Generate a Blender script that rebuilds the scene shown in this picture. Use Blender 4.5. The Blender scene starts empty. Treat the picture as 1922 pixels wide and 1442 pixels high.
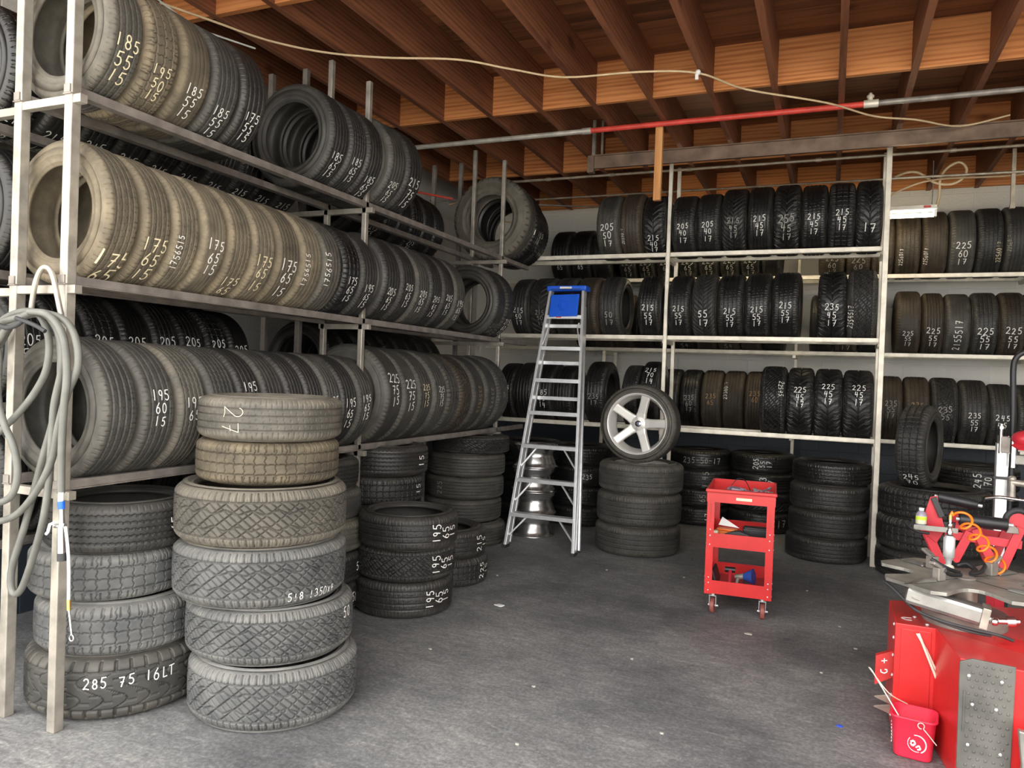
import bpy, math, random
import numpy as np
from mathutils import Vector, Matrix
R = math.radians
PI = math.pi
scene = bpy.context.scene
col = scene.collection
random.seed(7)

# ------------------------------------------------------------------ camera
def cam_axes(yaw, pitch, roll):
    y, p, r = map(R, (yaw, pitch, roll))
    f = Vector((-math.sin(y)*math.cos(p), math.cos(y)*math.cos(p), math.sin(p)))
    r0 = Vector((math.cos(y), math.sin(y), 0)); u0 = r0.cross(f)
    return r0*math.cos(r)+u0*math.sin(r), -r0*math.sin(r)+u0*math.cos(r), f
rt, up, fw = cam_axes(22.87, -0.689, 2.08)
cd = bpy.data.cameras.new('camera'); cam = bpy.data.objects.new('camera', cd); col.objects.link(cam)
cd.sensor_width = 36; cd.lens = 36*1412.2/1922; cd.clip_start = 0.05; cd.clip_end = 200
m = Matrix((( rt.x, up.x, -fw.x, 0), (rt.y, up.y, -fw.y, 0), (rt.z, up.z, -fw.z, 1.55), (0, 0, 0, 1)))
cam.matrix_world = m
scene.camera = cam

# ------------------------------------------------------------------ world, sun, exposure
w = bpy.data.worlds.new('sky'); scene.world = w; w.use_nodes = True
bg = w.node_tree.nodes['Background']; bg.inputs[0].default_value = (1.0, 0.985, 0.965, 1); bg.inputs[1].default_value = 3.2
sl = bpy.data.lights.new('sun', 'SUN'); sl.energy = 9.0; sl.angle = R(3); sl.color = (1.0, 0.95, 0.86)
so = bpy.data.objects.new('sun', sl); col.objects.link(so)
so.rotation_euler = Vector((0.75, 0.02, -0.7)).to_track_quat('-Z', 'Y').to_euler()
so.location = (-6, -6, 9)
vs = scene.view_settings
vs.view_transform = 'Standard'; vs.look = 'None'; vs.gamma = 1; vs.exposure = 0.62; vs.use_curve_mapping = False

# ------------------------------------------------------------------ materials
MAT = {}
def newmat(name):
    mt = bpy.data.materials.new(name); mt.use_nodes = True
    nt = mt.node_tree; b = nt.nodes['Principled BSDF']; MAT[name] = mt
    return mt, nt, b
def N(nt, t, **kw):
    n = nt.nodes.new(t)
    for k, v in kw.items():
        if k.startswith('i_'):
            n.inputs[k[2:]].default_value = v
        else: setattr(n, k, v)
    return n
def ramp(nt, stops):
    r = nt.nodes.new('ShaderNodeValToRGB'); e = r.color_ramp.elements
    while len(e) < len(stops): e.new(0.5)
    for q, (p, c) in zip(e, stops): q.position = p; q.color = (*c, 1) if len(c) == 3 else c
    return r
def simple(name, c, rough=0.5, metal=0.0, var=0.15, scale=8.0, bump=0.0, spec=0.5):
    mt, nt, b = newmat(name)
    tc = N(nt, 'ShaderNodeTexCoord'); no = N(nt, 'ShaderNodeTexNoise'); no.inputs['Scale'].default_value = scale; no.inputs['Detail'].default_value = 6
    nt.links.new(tc.outputs['Object'], no.inputs['Vector'])
    rp = ramp(nt, [(0.3, tuple(x*(1-var) for x in c)), (0.7, tuple(min(1, x*(1+var)) for x in c))])
    nt.links.new(no.outputs['Fac'], rp.inputs['Fac']); nt.links.new(rp.outputs['Color'], b.inputs['Base Color'])
    b.inputs['Roughness'].default_value = rough; b.inputs['Metallic'].default_value = metal
    b.inputs['Specular IOR Level'].default_value = spec
    if bump:
        bp = N(nt, 'ShaderNodeBump'); bp.inputs['Strength'].default_value = bump; bp.inputs['Distance'].default_value = 0.002
        nt.links.new(no.outputs['Fac'], bp.inputs['Height']); nt.links.new(bp.outputs['Normal'], b.inputs['Normal'])
    return mt
def emis(name, c, s):
    mt, nt, b = newmat(name); b.inputs['Emission Color'].default_value = (*c, 1); b.inputs['Emission Strength'].default_value = s; b.inputs['Base Color'].default_value = (*c, 1)
    return mt

# rubber: base colour from the object's own colour, alpha carries its gloss
mt, nt, b = newmat('rubber')
oi = N(nt, 'ShaderNodeObjectInfo'); tc = N(nt, 'ShaderNodeTexCoord')
n1 = N(nt, 'ShaderNodeTexNoise'); n1.inputs['Scale'].default_value = 9; n1.inputs['Detail'].default_value = 7; n1.inputs['Roughness'].default_value = 0.65
n2 = N(nt, 'ShaderNodeTexNoise'); n2.inputs['Scale'].default_value = 90; n2.inputs['Detail'].default_value = 3
va = N(nt, 'ShaderNodeVectorMath', operation='ADD'); cmb = N(nt, 'ShaderNodeCombineXYZ'); mul = N(nt, 'ShaderNodeMath', operation='MULTIPLY'); mul.inputs[1].default_value = 40
nt.links.new(oi.outputs['Random'], mul.inputs[0]); nt.links.new(mul.outputs[0], cmb.inputs[0])
nt.links.new(tc.outputs['Object'], va.inputs[0]); nt.links.new(cmb.outputs[0], va.inputs[1])
nt.links.new(va.outputs[0], n1.inputs['Vector']); nt.links.new(va.outputs[0], n2.inputs['Vector'])
rp = ramp(nt, [(0.3, (0.62,)*3), (0.72, (1.45, 1.4, 1.3))])
nt.links.new(n1.outputs['Fac'], rp.inputs['Fac'])
mx = N(nt, 'ShaderNodeMix', data_type='RGBA', blend_type='MULTIPLY'); mx.inputs[0].default_value = 1
at = N(nt, 'ShaderNodeAttribute', attribute_name='dust', attribute_type='GEOMETRY')
dm = N(nt, 'ShaderNodeVectorMath', operation='MULTIPLY_ADD'); dm.inputs[1].default_value = (1.9, 1.85, 1.75); dm.inputs[2].default_value = (0.018, 0.017, 0.015)
nt.links.new(oi.outputs['Color'], dm.inputs[0])
dn = N(nt, 'ShaderNodeMix', data_type='RGBA'); nt.links.new(at.outputs['Fac'], dn.inputs[0])
nt.links.new(oi.outputs['Color'], dn.inputs[6]); nt.links.new(dm.outputs[0], dn.inputs[7])
nt.links.new(dn.outputs[2], mx.inputs[6]); nt.links.new(rp.outputs['Color'], mx.inputs[7])
nt.links.new(mx.outputs[2], b.inputs['Base Color'])
mr = N(nt, 'ShaderNodeMapRange'); mr.inputs['To Min'].default_value = 0.27; mr.inputs['To Max'].default_value = 0.8
nt.links.new(oi.outputs['Alpha'], mr.inputs['Value'])
ad = N(nt, 'ShaderNodeMath', operation='ADD'); sc = N(nt, 'ShaderNodeMath', operation='MULTIPLY'); sc.inputs[1].default_value = 0.12
nt.links.new(n2.outputs['Fac'], sc.inputs[0]); nt.links.new(mr.outputs['Result'], ad.inputs[0]); nt.links.new(sc.outputs[0], ad.inputs[1])
nt.links.new(ad.outputs[0], b.inputs['Roughness'])
bp = N(nt, 'ShaderNodeBump'); bp.inputs['Strength'].default_value = 0.25; bp.inputs['Distance'].default_value = 0.001
nt.links.new(n2.outputs['Fac'], bp.inputs['Height']); nt.links.new(bp.outputs['Normal'], b.inputs['Normal'])
b.inputs['Specular IOR Level'].default_value = 0.5

# wood with grain along one axis
def wood(name, dark, light, axis, rough=0.6, knots=True, gs=22.0, spec=0.3):
    mt, nt, b = newmat(name)
    tc = N(nt, 'ShaderNodeTexCoord'); mp = N(nt, 'ShaderNodeMapping'); s = [1.0, 1.0, 1.0]; s[axis] = 0.06
    mp.inputs['Scale'].default_value = s
    oi = N(nt, 'ShaderNodeObjectInfo'); va = N(nt, 'ShaderNodeVectorMath', operation='ADD'); cm = N(nt, 'ShaderNodeCombineXYZ'); ml = N(nt, 'ShaderNodeMath', operation='MULTIPLY'); ml.inputs[1].default_value = 30
    nt.links.new(oi.outputs['Random'], ml.inputs[0]); nt.links.new(ml.outputs[0], cm.inputs[2]); nt.links.new(ml.outputs[0], cm.inputs[0])
    nt.links.new(tc.outputs['Object'], va.inputs[0]); nt.links.new(cm.outputs[0], va.inputs[1])
    nt.links.new(va.outputs[0], mp.inputs['Vector'])
    no = N(nt, 'ShaderNodeTexNoise'); no.inputs['Scale'].default_value = gs; no.inputs['Detail'].default_value = 8; no.inputs['Distortion'].default_value = 1.2
    nt.links.new(mp.outputs['Vector'], no.inputs['Vector'])
    wv = N(nt, 'ShaderNodeTexWave', wave_type='RINGS'); wv.inputs['Scale'].default_value = gs*0.45; wv.inputs['Distortion'].default_value = 5; wv.inputs['Detail'].default_value = 3
    nt.links.new(mp.outputs['Vector'], wv.inputs['Vector'])
    ma = N(nt, 'ShaderNodeMath', operation='MULTIPLY_ADD'); ma.inputs[1].default_value = 0.3
    nt.links.new(wv.outputs['Fac'], ma.inputs[0]); nt.links.new(no.outputs['Fac'], ma.inputs[2])
    rp = ramp(nt, [(0.35, dark), (0.75, light)])
    nt.links.new(ma.outputs[0], rp.inputs['Fac'])
    out = rp.outputs['Color']
    if knots:
        vo = N(nt, 'ShaderNodeTexVoronoi', feature='F1'); vo.inputs['Scale'].default_value = 2.6
        m2 = N(nt, 'ShaderNodeMapping'); s2 = [1.0]*3; s2[axis] = 0.55; m2.inputs['Scale'].default_value = s2
        nt.links.new(va.outputs[0], m2.inputs['Vector']); nt.links.new(m2.outputs['Vector'], vo.inputs['Vector'])
        kr = ramp(nt, [(0.05, (0.32, 0.20, 0.15)), (0.10, (0.85, 0.75, 0.7)), (0.13, (1, 1, 1))])
        nt.links.new(vo.outputs['Distance'], kr.inputs['Fac'])
        mx = N(nt, 'ShaderNodeMix', data_type='RGBA', blend_type='MULTIPLY'); mx.inputs[0].default_value = 0.8
        nt.links.new(out, mx.inputs[6]); nt.links.new(kr.outputs['Color'], mx.inputs[7]); out = mx.outputs[2]
    nt.links.new(out, b.inputs['Base Color'])
    b.inputs['Roughness'].default_value = rough; b.inputs['Specular IOR Level'].default_value = spec
    bp = N(nt, 'ShaderNodeBump'); bp.inputs['Strength'].default_value = 0.3; bp.inputs['Distance'].default_value = 0.002
    nt.links.new(ma.outputs[0], bp.inputs['Height']); nt.links.new(bp.outputs['Normal'], b.inputs['Normal'])
    return mt
wood('joist_wood', (0.125, 0.045, 0.023), (0.27, 0.102, 0.050), 1)
wood('block_wood', (0.40, 0.125, 0.036), (0.66, 0.27, 0.095), 0)
wood('deck_wood', (0.075, 0.028, 0.013), (0.235, 0.088, 0.036), 0, knots=True, gs=14)
wood('stick_wood', (0.50, 0.22, 0.07), (0.70, 0.36, 0.14), 2, knots=False)

# floor: worn dark asphalt-like concrete
mt, nt, b = newmat('floor_concrete')
tc = N(nt, 'ShaderNodeTexCoord')
a1 = N(nt, 'ShaderNodeTexNoise'); a1.inputs['Scale'].default_value = 0.9; a1.inputs['Detail'].default_value = 8; a1.inputs['Roughness'].default_value = 0.62
a2 = N(nt, 'ShaderNodeTexNoise'); a2.inputs['Scale'].default_value = 55; a2.inputs['Detail'].default_value = 8; a2.inputs['Roughness'].default_value = 0.75
mp = N(nt, 'ShaderNodeMapping'); mp.inputs['Scale'].default_value = (1, 2.6, 1); mp.inputs['Rotation'].default_value = (0, 0, R(20))
a3 = N(nt, 'ShaderNodeTexNoise'); a3.inputs['Scale'].default_value = 9; a3.inputs['Detail'].default_value = 7; a3.inputs['Roughness'].default_value = 0.7; a3.inputs['Distortion'].default_value = 0.8
for a in (a1, a2): nt.links.new(tc.outputs['Object'], a.inputs['Vector'])
nt.links.new(tc.outputs['Object'], mp.inputs['Vector']); nt.links.new(mp.outputs['Vector'], a3.inputs['Vector'])
r1 = ramp(nt, [(0.36, (0.115, 0.116, 0.120)), (0.50, (0.190, 0.190, 0.192)), (0.66, (0.275, 0.272, 0.265))])
r2 = ramp(nt, [(0.28, (0.35,)*3), (0.5, (0.95,)*3), (0.72, (1.9,)*3)])
r3 = ramp(nt, [(0.30, (0.62,)*3), (0.55, (1.0,)*3), (0.72, (1.55, 1.5, 1.42))])
nt.links.new(a1.outputs['Fac'], r1.inputs['Fac']); nt.links.new(a2.outputs['Fac'], r2.inputs['Fac']); nt.links.new(a3.outputs['Fac'], r3.inputs['Fac'])
x1 = N(nt, 'ShaderNodeMix', data_type='RGBA', blend_type='MULTIPLY'); x1.inputs[0].default_value = 0.75
x2 = N(nt, 'ShaderNodeMix', data_type='RGBA', blend_type='MULTIPLY'); x2.inputs[0].default_value = 0.8
nt.links.new(r1.outputs['Color'], x1.inputs[6]); nt.links.new(r2.outputs['Color'], x1.inputs[7])
nt.links.new(x1.outputs[2], x2.inputs[6]); nt.links.new(r3.outputs['Color'], x2.inputs[7])
# noise mix as base colour, before the scuffs go over it
nt.links.new(x2.outputs[2], b.inputs['Base Color'])
# small pale scuffs
sc1 = N(nt, 'ShaderNodeTexNoise'); sc1.inputs['Scale'].default_value = 16; sc1.inputs['Detail'].default_value = 5; sc1.inputs['Distortion'].default_value = 2.5
nt.links.new(mp.outputs['Vector'], sc1.inputs['Vector'])
sr = ramp(nt, [(0.70, (0, 0, 0)), (0.76, (1, 1, 1))]); nt.links.new(sc1.outputs['Fac'], sr.inputs['Fac'])
x3 = N(nt, 'ShaderNodeMix', data_type='RGBA'); nt.links.new(sr.outputs['Color'], x3.inputs[0])
nt.links.new(x2.outputs[2], x3.inputs[6]); x3.inputs[7].default_value = (0.38, 0.38, 0.37, 1)
nt.links.new(x3.outputs[2], b.inputs['Base Color'])
b.inputs['Roughness'].default_value = 0.62; b.inputs['Specular IOR Level'].default_value = 0.35
bp = N(nt, 'ShaderNodeBump'); bp.inputs['Strength'].default_value = 0.5; bp.inputs['Distance'].default_value = 0.003
nt.links.new(a2.outputs['Fac'], bp.inputs['Height']); nt.links.new(bp.outputs['Normal'], b.inputs['Normal'])

# painted concrete block, pale above and blue-black below
mt, nt, b = newmat('block_wall')
tc = N(nt, 'ShaderNodeTexCoord'); sx = N(nt, 'ShaderNodeSeparateXYZ'); nt.links.new(tc.outputs['Object'], sx.inputs[0])
cm = N(nt, 'ShaderNodeCombineXYZ'); hadd = N(nt, 'ShaderNodeMath', operation='ADD')
nt.links.new(sx.outputs['X'], hadd.inputs[0]); nt.links.new(sx.outputs['Y'], hadd.inputs[1])
nt.links.new(hadd.outputs[0], cm.inputs['X']); nt.links.new(sx.outputs['Z'], cm.inputs['Y'])
br = N(nt, 'ShaderNodeTexBrick'); br.inputs['Scale'].default_value = 1.0
br.inputs['Brick Width'].default_value = 0.406; br.inputs['Row Height'].default_value = 0.203; br.inputs['Mortar Size'].default_value = 0.006; br.inputs['Mortar Smooth'].default_value = 0.5
br.inputs['Color1'].default_value = (0.66, 0.64, 0.58, 1); br.inputs['Color2'].default_value = (0.62, 0.60, 0.55, 1); br.inputs['Mortar'].default_value = (0.72, 0.71, 0.67, 1)
nt.links.new(cm.outputs[0], br.inputs['Vector'])
gt = N(nt, 'ShaderNodeMath', operation='LESS_THAN'); gt.inputs[1].default_value = 1.02; nt.links.new(sx.outputs['Z'], gt.inputs[0])
mx = N(nt, 'ShaderNodeMix', data_type='RGBA'); nt.links.new(gt.outputs[0], mx.inputs[0]); nt.links.new(br.outputs['Color'], mx.inputs[6]); mx.inputs[7].default_value = (0.028, 0.038, 0.05, 1)
nt.links.new(mx.outputs[2], b.inputs['Base Color']); b.inputs['Roughness'].default_value = 0.55
nz = N(nt, 'ShaderNodeTexNoise'); nz.inputs['Scale'].default_value = 45; nz.inputs['Detail'].default_value = 5; nt.links.new(tc.outputs['Object'], nz.inputs['Vector'])
sm = N(nt, 'ShaderNodeMath', operation='MULTIPLY_ADD'); sm.inputs[1].default_value = -1.2
nt.links.new(br.outputs['Fac'], sm.inputs[0]); nt.links.new(nz.outputs['Fac'], sm.inputs[2])
bp = N(nt, 'ShaderNodeBump'); bp.inputs['Strength'].default_value = 0.6; bp.inputs['Distance'].default_value = 0.005
nt.links.new(sm.outputs[0], bp.inputs['Height']); nt.links.new(bp.outputs['Normal'], b.inputs['Normal'])

simple('steel', (0.42, 0.385, 0.33), 0.42, 0.55, 0.25, 14)
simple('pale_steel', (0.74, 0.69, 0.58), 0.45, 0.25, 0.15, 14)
simple('dark_steel', (0.27, 0.24, 0.215), 0.5, 0.4, 0.3, 12)
simple('beam_steel', (0.20, 0.135, 0.095), 0.5, 0.25, 0.4, 6)
simple('aluminium', (0.78, 0.79, 0.80), 0.35, 0.55, 0.08, 20)
simple('bright_aluminium', (0.80, 0.79, 0.77), 0.24, 0.95, 0.1, 18)
simple('wheel_paint', (0.72, 0.70, 0.66), 0.35, 0.35, 0.05, 10)
simple('chrome', (0.85, 0.85, 0.86), 0.12, 1.0, 0.05, 10)
simple('black_plastic', (0.018, 0.018, 0.02), 0.4, 0, 0.2, 12)
simple('black_rubber', (0.03, 0.03, 0.032), 0.6, 0, 0.2, 20)
simple('hose_rubber', (0.135, 0.135, 0.12), 0.5, 0, 0.2, 12)
simple('red_paint', (0.60, 0.026, 0.026), 0.28, 0, 0.12, 6)
simple('red_paint_worn', (0.50, 0.028, 0.026), 0.4, 0, 0.25, 9)
simple('lift_red', (0.56, 0.03, 0.045), 0.38, 0, 0.12, 8)
simple('red_plastic', (0.78, 0.03, 0.07), 0.35, 0, 0.06, 8)
simple('pipe_red', (0.72, 0.07, 0.05), 0.45, 0, 0.2, 8)
simple('pipe_grey', (0.30, 0.27, 0.24), 0.5, 0.3, 0.4, 9)
simple('pipe_silver', (0.58, 0.55, 0.48), 0.45, 0.4, 0.3, 9)
simple('conduit', (0.44, 0.38, 0.29), 0.45, 0.4, 0.3, 12)
simple('cable_cream', (0.66, 0.50, 0.30), 0.5, 0, 0.15, 12)
simple('cable_white', (0.75, 0.78, 0.74), 0.5, 0, 0.05, 12)
simple('blue_plastic', (0.012, 0.12, 0.75), 0.4, 0, 0.06, 10)
simple('orange_hose', (0.95, 0.19, 0.012), 0.3, 0, 0.06, 10)
simple('grey_plate', (0.30, 0.29, 0.26), 0.42, 0.5, 0.35, 9)
simple('grey_metal', (0.36, 0.35, 0.33), 0.35, 0.8, 0.2, 12)
simple('grey_pad', (0.115, 0.11, 0.098), 0.6, 0.0, 0.4, 9, bump=0.4)
simple('wheel_brown', (0.30, 0.085, 0.07), 0.5, 0, 0.2, 14)
simple('white_paint', (0.82, 0.82, 0.80), 0.5, 0, 0.04, 10)
simple('chalk', (0.86, 0.85, 0.80), 0.8, 0, 0.1, 60)
simple('chalk_cream', (0.80, 0.70, 0.46), 0.8, 0, 0.12, 60)
simple('chalk_faint', (0.34, 0.33, 0.29), 0.8, 0, 0.3, 60)
simple('chalk_rust', (0.42, 0.25, 0.10), 0.8, 0, 0.3, 60)
simple('orange_plastic', (0.75, 0.18, 0.03), 0.45, 0, 0.1, 10)
simple('yellow_plastic', (0.75, 0.78, 0.05), 0.45, 0, 0.1, 10)
simple('lime_plastic', (0.55, 0.75, 0.05), 0.45, 0, 0.1, 10)
simple('label_cream', (0.75, 0.72, 0.5), 0.5, 0, 0.1, 10)
simple('blue_rubber', (0.03, 0.08, 0.35), 0.4, 0, 0.1, 10)
simple('brass', (0.75, 0.5, 0.18), 0.3, 0.9, 0.1, 10)
simple('dirty_blue', (0.12, 0.15, 0.28), 0.5, 0.1, 0.2, 10)
simple('purple_grey', (0.34, 0.30, 0.38), 0.4, 0.1, 0.3, 10)
simple('pavement', (0.42, 0.41, 0.38), 0.8, 0, 0.1, 2)
simple('stucco', (0.45, 0.42, 0.37), 0.8, 0, 0.1, 5)
simple('tag_red', (0.65, 0.08, 0.05), 0.6, 0, 0.1, 20)
simple('blue_paint_chip', (0.03, 0.08, 0.6), 0.5, 0, 0.1, 20)
emis('tube_glow', (1.0, 0.84, 0.56), 24.0)

# ------------------------------------------------------------------ mesh builder
class MB:
    def __init__(self): self.v = []; self.f = []; self.sm = []
    def add(self, vs, fs, smooth=False):
        o = len(self.v); self.v += [tuple(p) for p in vs]
        for f in fs: self.f.append(tuple(i+o for i in f)); self.sm.append(smooth)
        return self
    def box(self, c, s, rot=None):
        x, y, z = s[0]/2, s[1]/2, s[2]/2
        vs = [Vector((a*x, b_*y, d*z)) for a in (-1, 1) for b_ in (-1, 1) for d in (-1, 1)]
        if rot is not None: vs = [rot @ p for p in vs]
        c = Vector(c)
        return self.add([p+c for p in vs], [(0, 1, 3, 2), (4, 6, 7, 5), (0, 4, 5, 1), (2, 3, 7, 6), (0, 2, 6, 4), (1, 5, 7, 3)])
    def span(self, a, b_):   # box by two corners
        return self.box([(p+q)/2 for p, q in zip(a, b_)], [abs(q-p) for p, q in zip(a, b_)])
    def frame(self, p, q, upv=None):
        d = (Vector(q)-Vector(p)); L = d.length; d.normalize()
        u = Vector(upv) if upv else (Vector((0, 0, 1)) if abs(d.z) < 0.9 else Vector((1, 0, 0)))
        s = d.cross(u).normalized(); u = s.cross(d).normalized()
        return d, s, u, L
    def bar(self, p, q, w_, h, upv=None):  # rectangular bar, w_ sideways, h along up
        d, s, u, L = self.frame(p, q, upv); p = Vector(p); q = Vector(q)
        vs = [e+s*a*w_/2+u*b_*h/2 for e in (p, q) for a, b_ in ((-1, -1), (1, -1), (1, 1), (-1, 1))]
        return self.add(vs, [(3, 2, 1, 0), (4, 5, 6, 7), (0, 1, 5, 4), (1, 2, 6, 5), (2, 3, 7, 6), (3, 0, 4, 7)])
    def rod(self, p, q, r, r2=None, n=14, cap=True):
        r2 = r if r2 is None else r2; d, s, u, L = self.frame(p, q); p = Vector(p); q = Vector(q)
        vs = []; 
        for e, rr in ((p, r), (q, r2)):
            vs += [e+s*math.cos(2*PI*i/n)*rr+u*math.sin(2*PI*i/n)*rr for i in range(n)]
        self.add(vs, [(i, (i+1) % n, n+(i+1) % n, n+i) for i in range(n)], True)
        if cap: self.add(vs, [tuple(reversed(range(n))), tuple(range(n, 2*n))])
        return self
    def tube(self, pts, r, n=8, closed=False):
        pts = [Vector(p) for p in pts]; m_ = len(pts); rings = []; u = None
        for i, p in enumerate(pts):
            a = pts[i-1] if (i > 0 or closed) else p; c = pts[(i+1) % m_] if (i < m_-1 or closed) else p
            d = (c-a).normalized()
            if u is None: u = Vector((0, 0, 1)) if abs(d.z) < 0.9 else Vector((1, 0, 0))
            s = d.cross(u).normalized(); u = s.cross(d).normalized()
            rings.append([p+s*math.cos(2*PI*k/n)*r+u*math.sin(2*PI*k/n)*r for k in range(n)])
        vs = [x for rg in rings for x in rg]; fs = []
        for i in range(m_ if closed else m_-1):
            j = (i+1) % m_
            fs += [(i*n+k, i*n+(k+1) % n, j*n+(k+1) % n, j*n+k) for k in range(n)]
        self.add(vs, fs, True)
        if not closed: self.add(rings[0], [tuple(reversed(range(n)))]); self.add(rings[-1], [tuple(range(n))])
        return self
    def lathe(self, prof, c=(0, 0, 0), axis='Z', n=32, closed=False, rot=None, smooth=True):
        vs = []; c = Vector(c); k = len(prof)
        for i in range(n):
            a = 2*PI*i/n
            for r_, z in prof:
                v = Vector((r_*math.cos(a), r_*math.sin(a), z))
                if axis == 'X': v = Vector((v.z, v.x, v.y))
                elif axis == 'Y': v = Vector((v.x, v.z, v.y))
                if rot is not None: v = rot @ v
                vs.append(v+c)
        fs = []
        for i in range(n):
            j = (i+1) % n
            for t in range(k if closed else k-1):
                t2 = (t+1) % k; fs.append((i*k+t, j*k+t, j*k+t2, i*k+t2))
        return self.add(vs, fs, smooth)
    def prism(self, poly, z0, z1, M=None):   # poly in XY extruded in Z
        n = len(poly); vs = [Vector((x, y, z)) for z in (z0, z1) for x, y in poly]
        if M is not None: vs = [M @ v for v in vs]
        return self.add(vs, [tuple(reversed(range(n))), tuple(range(n, 2*n))]+[(i, (i+1) % n, n+(i+1) % n, n+i) for i in range(n)])
    def ball(self, c, r, n=12, sc=(1, 1, 1)):
        vs = []; c = Vector(c); k = n//2+1
        for i in range(n):
            for j in range(k):
                a = 2*PI*i/n; t = PI*j/(k-1)
                vs.append(c+Vector((r*sc[0]*math.sin(t)*math.cos(a), r*sc[1]*math.sin(t)*math.sin(a), r*sc[2]*math.cos(t))))
        fs = [(i*k+j, i*k+j+1, ((i+1) % n)*k+j+1, ((i+1) % n)*k+j) for i in range(n) for j in range(k-1)]
        return self.add(vs, fs, True)
    def mesh(self, name, mat):
        me = bpy.data.meshes.new(name); me.from_pydata(self.v, [], self.f); me.materials.append(MAT[mat])
        me.polygons.foreach_set('use_smooth', self.sm)
        me.update()
        return me
    def build(self, name, mat, parent=None, bevel=0.0):
        o = bpy.data.objects.new(name, self.mesh(name, mat)); col.objects.link(o)
        if parent is not None: o.parent = parent
        if bevel:
            import bmesh
            bm = bmesh.new(); bm.from_mesh(o.data)
            bmesh.ops.remove_doubles(bm, verts=bm.verts, dist=1e-5)
            bmesh.ops.recalc_face_normals(bm, faces=bm.faces)
            bm.to_mesh(o.data); bm.free()
            mdf = o.modifiers.new('bevel', 'BEVEL'); mdf.width = bevel; mdf.segments = 2; mdf.limit_method = 'ANGLE'
        return o
def fixn(o):
    import bmesh
    bm = bmesh.new(); bm.from_mesh(o.data); bmesh.ops.recalc_face_normals(bm, faces=bm.faces); bm.to_mesh(o.data); bm.free(); return o
def tag(o, label, cat, group=None):
    o['label'] = label; o['category'] = cat
    if group: o['group'] = group
    return o
def thing(name, label, cat, loc=(0, 0, 0), rz=0.0, group=None):
    o = bpy.data.objects.new(name, None); col.objects.link(o); o.location = loc; o.rotation_euler = (0, 0, rz)
    o.empty_display_size = 0.1
    return tag(o, label, cat, group)
def struct(o): o['kind'] = 'structure'; return o

# ------------------------------------------------------------------ the room
WY = 9.22      # back wall face
CZ = 3.70      # underside of the joists
DZ = 4.03      # underside of the roof deck
XL, XR = -4.45, 4.6
struct(MB().span((XL-0.3, 1.0, -0.15), (XR+0.3, WY+0.3, 0)).build('floor', 'floor_concrete'))
struct(MB().span((-30, -40, -0.17), (30, 1.0, -0.004)).build('pavement', 'pavement'))
struct(MB().span((XL-0.3, WY, -0.1), (XR+0.3, WY+0.2, DZ+0.05)).build('wall_back', 'block_wall'))
struct(MB().span((XL-0.2, 1.2, -0.1), (XL, WY+0.1, DZ+0.05)).build('wall_left', 'block_wall'))
struct(MB().span((XR, 1.2, -0.1), (XR+0.2, WY+0.1, DZ+0.05)).build('wall_right', 'block_wall'))
ceil = struct(MB().span((XL-0.2, 1.2, DZ), (XR+0.2, WY+0.2, DZ+0.12)).build('ceiling', 'deck_wood'))
# plank seams of the deck run across the joists: thin boards laid under the roof
SP = 0.0785*5.72
jx = [k*SP for k in range(-9, 11)]
jx = [x for x in jx if XL+0.05 < x < XR-0.05]
jm = MB().span((-0.022, 1.25, CZ), (0.022, WY, DZ)).mesh('joist', 'joist_wood')
for x in jx:
    o = bpy.data.objects.new('joist', jm); col.objects.link(o); o.location = (x, 0, 0); o.parent = ceil
for by in (3.58, 5.72, 7.53, 9.17):
    bmh = MB().span((0.0235, by-0.02, CZ+0.004), (SP-0.0235, by+0.02, DZ-0.004)).mesh('blocking', 'block_wood')
    for x in jx[:-1]:
        o = bpy.data.objects.new('blocking', bmh); col.objects.link(o); o.location = (x, random.uniform(-.008, .008), 0); o.parent = ceil
# roof planks (slightly different boards) as part of the ceiling
pm = MB().span((XL, -0.066, DZ-0.008), (XR, 0.066, DZ)).mesh('roof_plank', 'deck_wood')
k = 0; y = 3.3
while y < 9.1:
    o = bpy.data.objects.new('roof_plank', pm); col.objects.link(o); o.location = (0, y, random.uniform(0, .004)); o.parent = ceil; y += 0.137

# ------------------------------------------------------------------ tires
RB, WB = 0.32, 0.21      # base radius and width of every tire mesh
def sstep(x, a, b_): t = np.clip((x-a)/(b_-a), 0, 1); return t*t*(3-2*t)
def line(d, w_):          # 1 in the groove centre, 0 outside
    return 1-sstep(np.abs(d), w_*0.5, w_)
def per(x): return x-np.round(x)
def P_ribs(u, v):        # touring: four straight grooves, fine shoulder sipes
    g = np.zeros_like(u)
    for c in (-0.52, -0.18, 0.18, 0.52): g = np.maximum(g, line(v-c, 0.034))
    s = line(per(u*90+0.25*v)/90*2*PI*RB*1.0, 0.0016)*(np.abs(v) > 0.58)*0.6
    s2 = line(per(u*70+0.5*v)/70*2*PI*RB, 0.0013)*(np.abs(v) < 0.5)*0.35
    return np.maximum(np.maximum(g, s), s2)
def P_highway(u, v):
    zz = 0.035*np.abs(per(u*45))*4-0.07
    g = np.zeros_like(u)
    for c in (-0.5, 0.0, 0.5): g = np.maximum(g, line(v-c-zz*0.5, 0.04))
    z2 = 0.5*np.abs(per(v*3))/45.
    s = line(per(u*45+z2*45*0.7)/45*2*PI*RB, 0.0022)*0.7*(np.abs(v) < 0.98)
    sh = line(per(u*60)/60*2*PI*RB, 0.003)*(np.abs(v) > 0.62)
    return np.maximum(np.maximum(g, s), sh)
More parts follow.
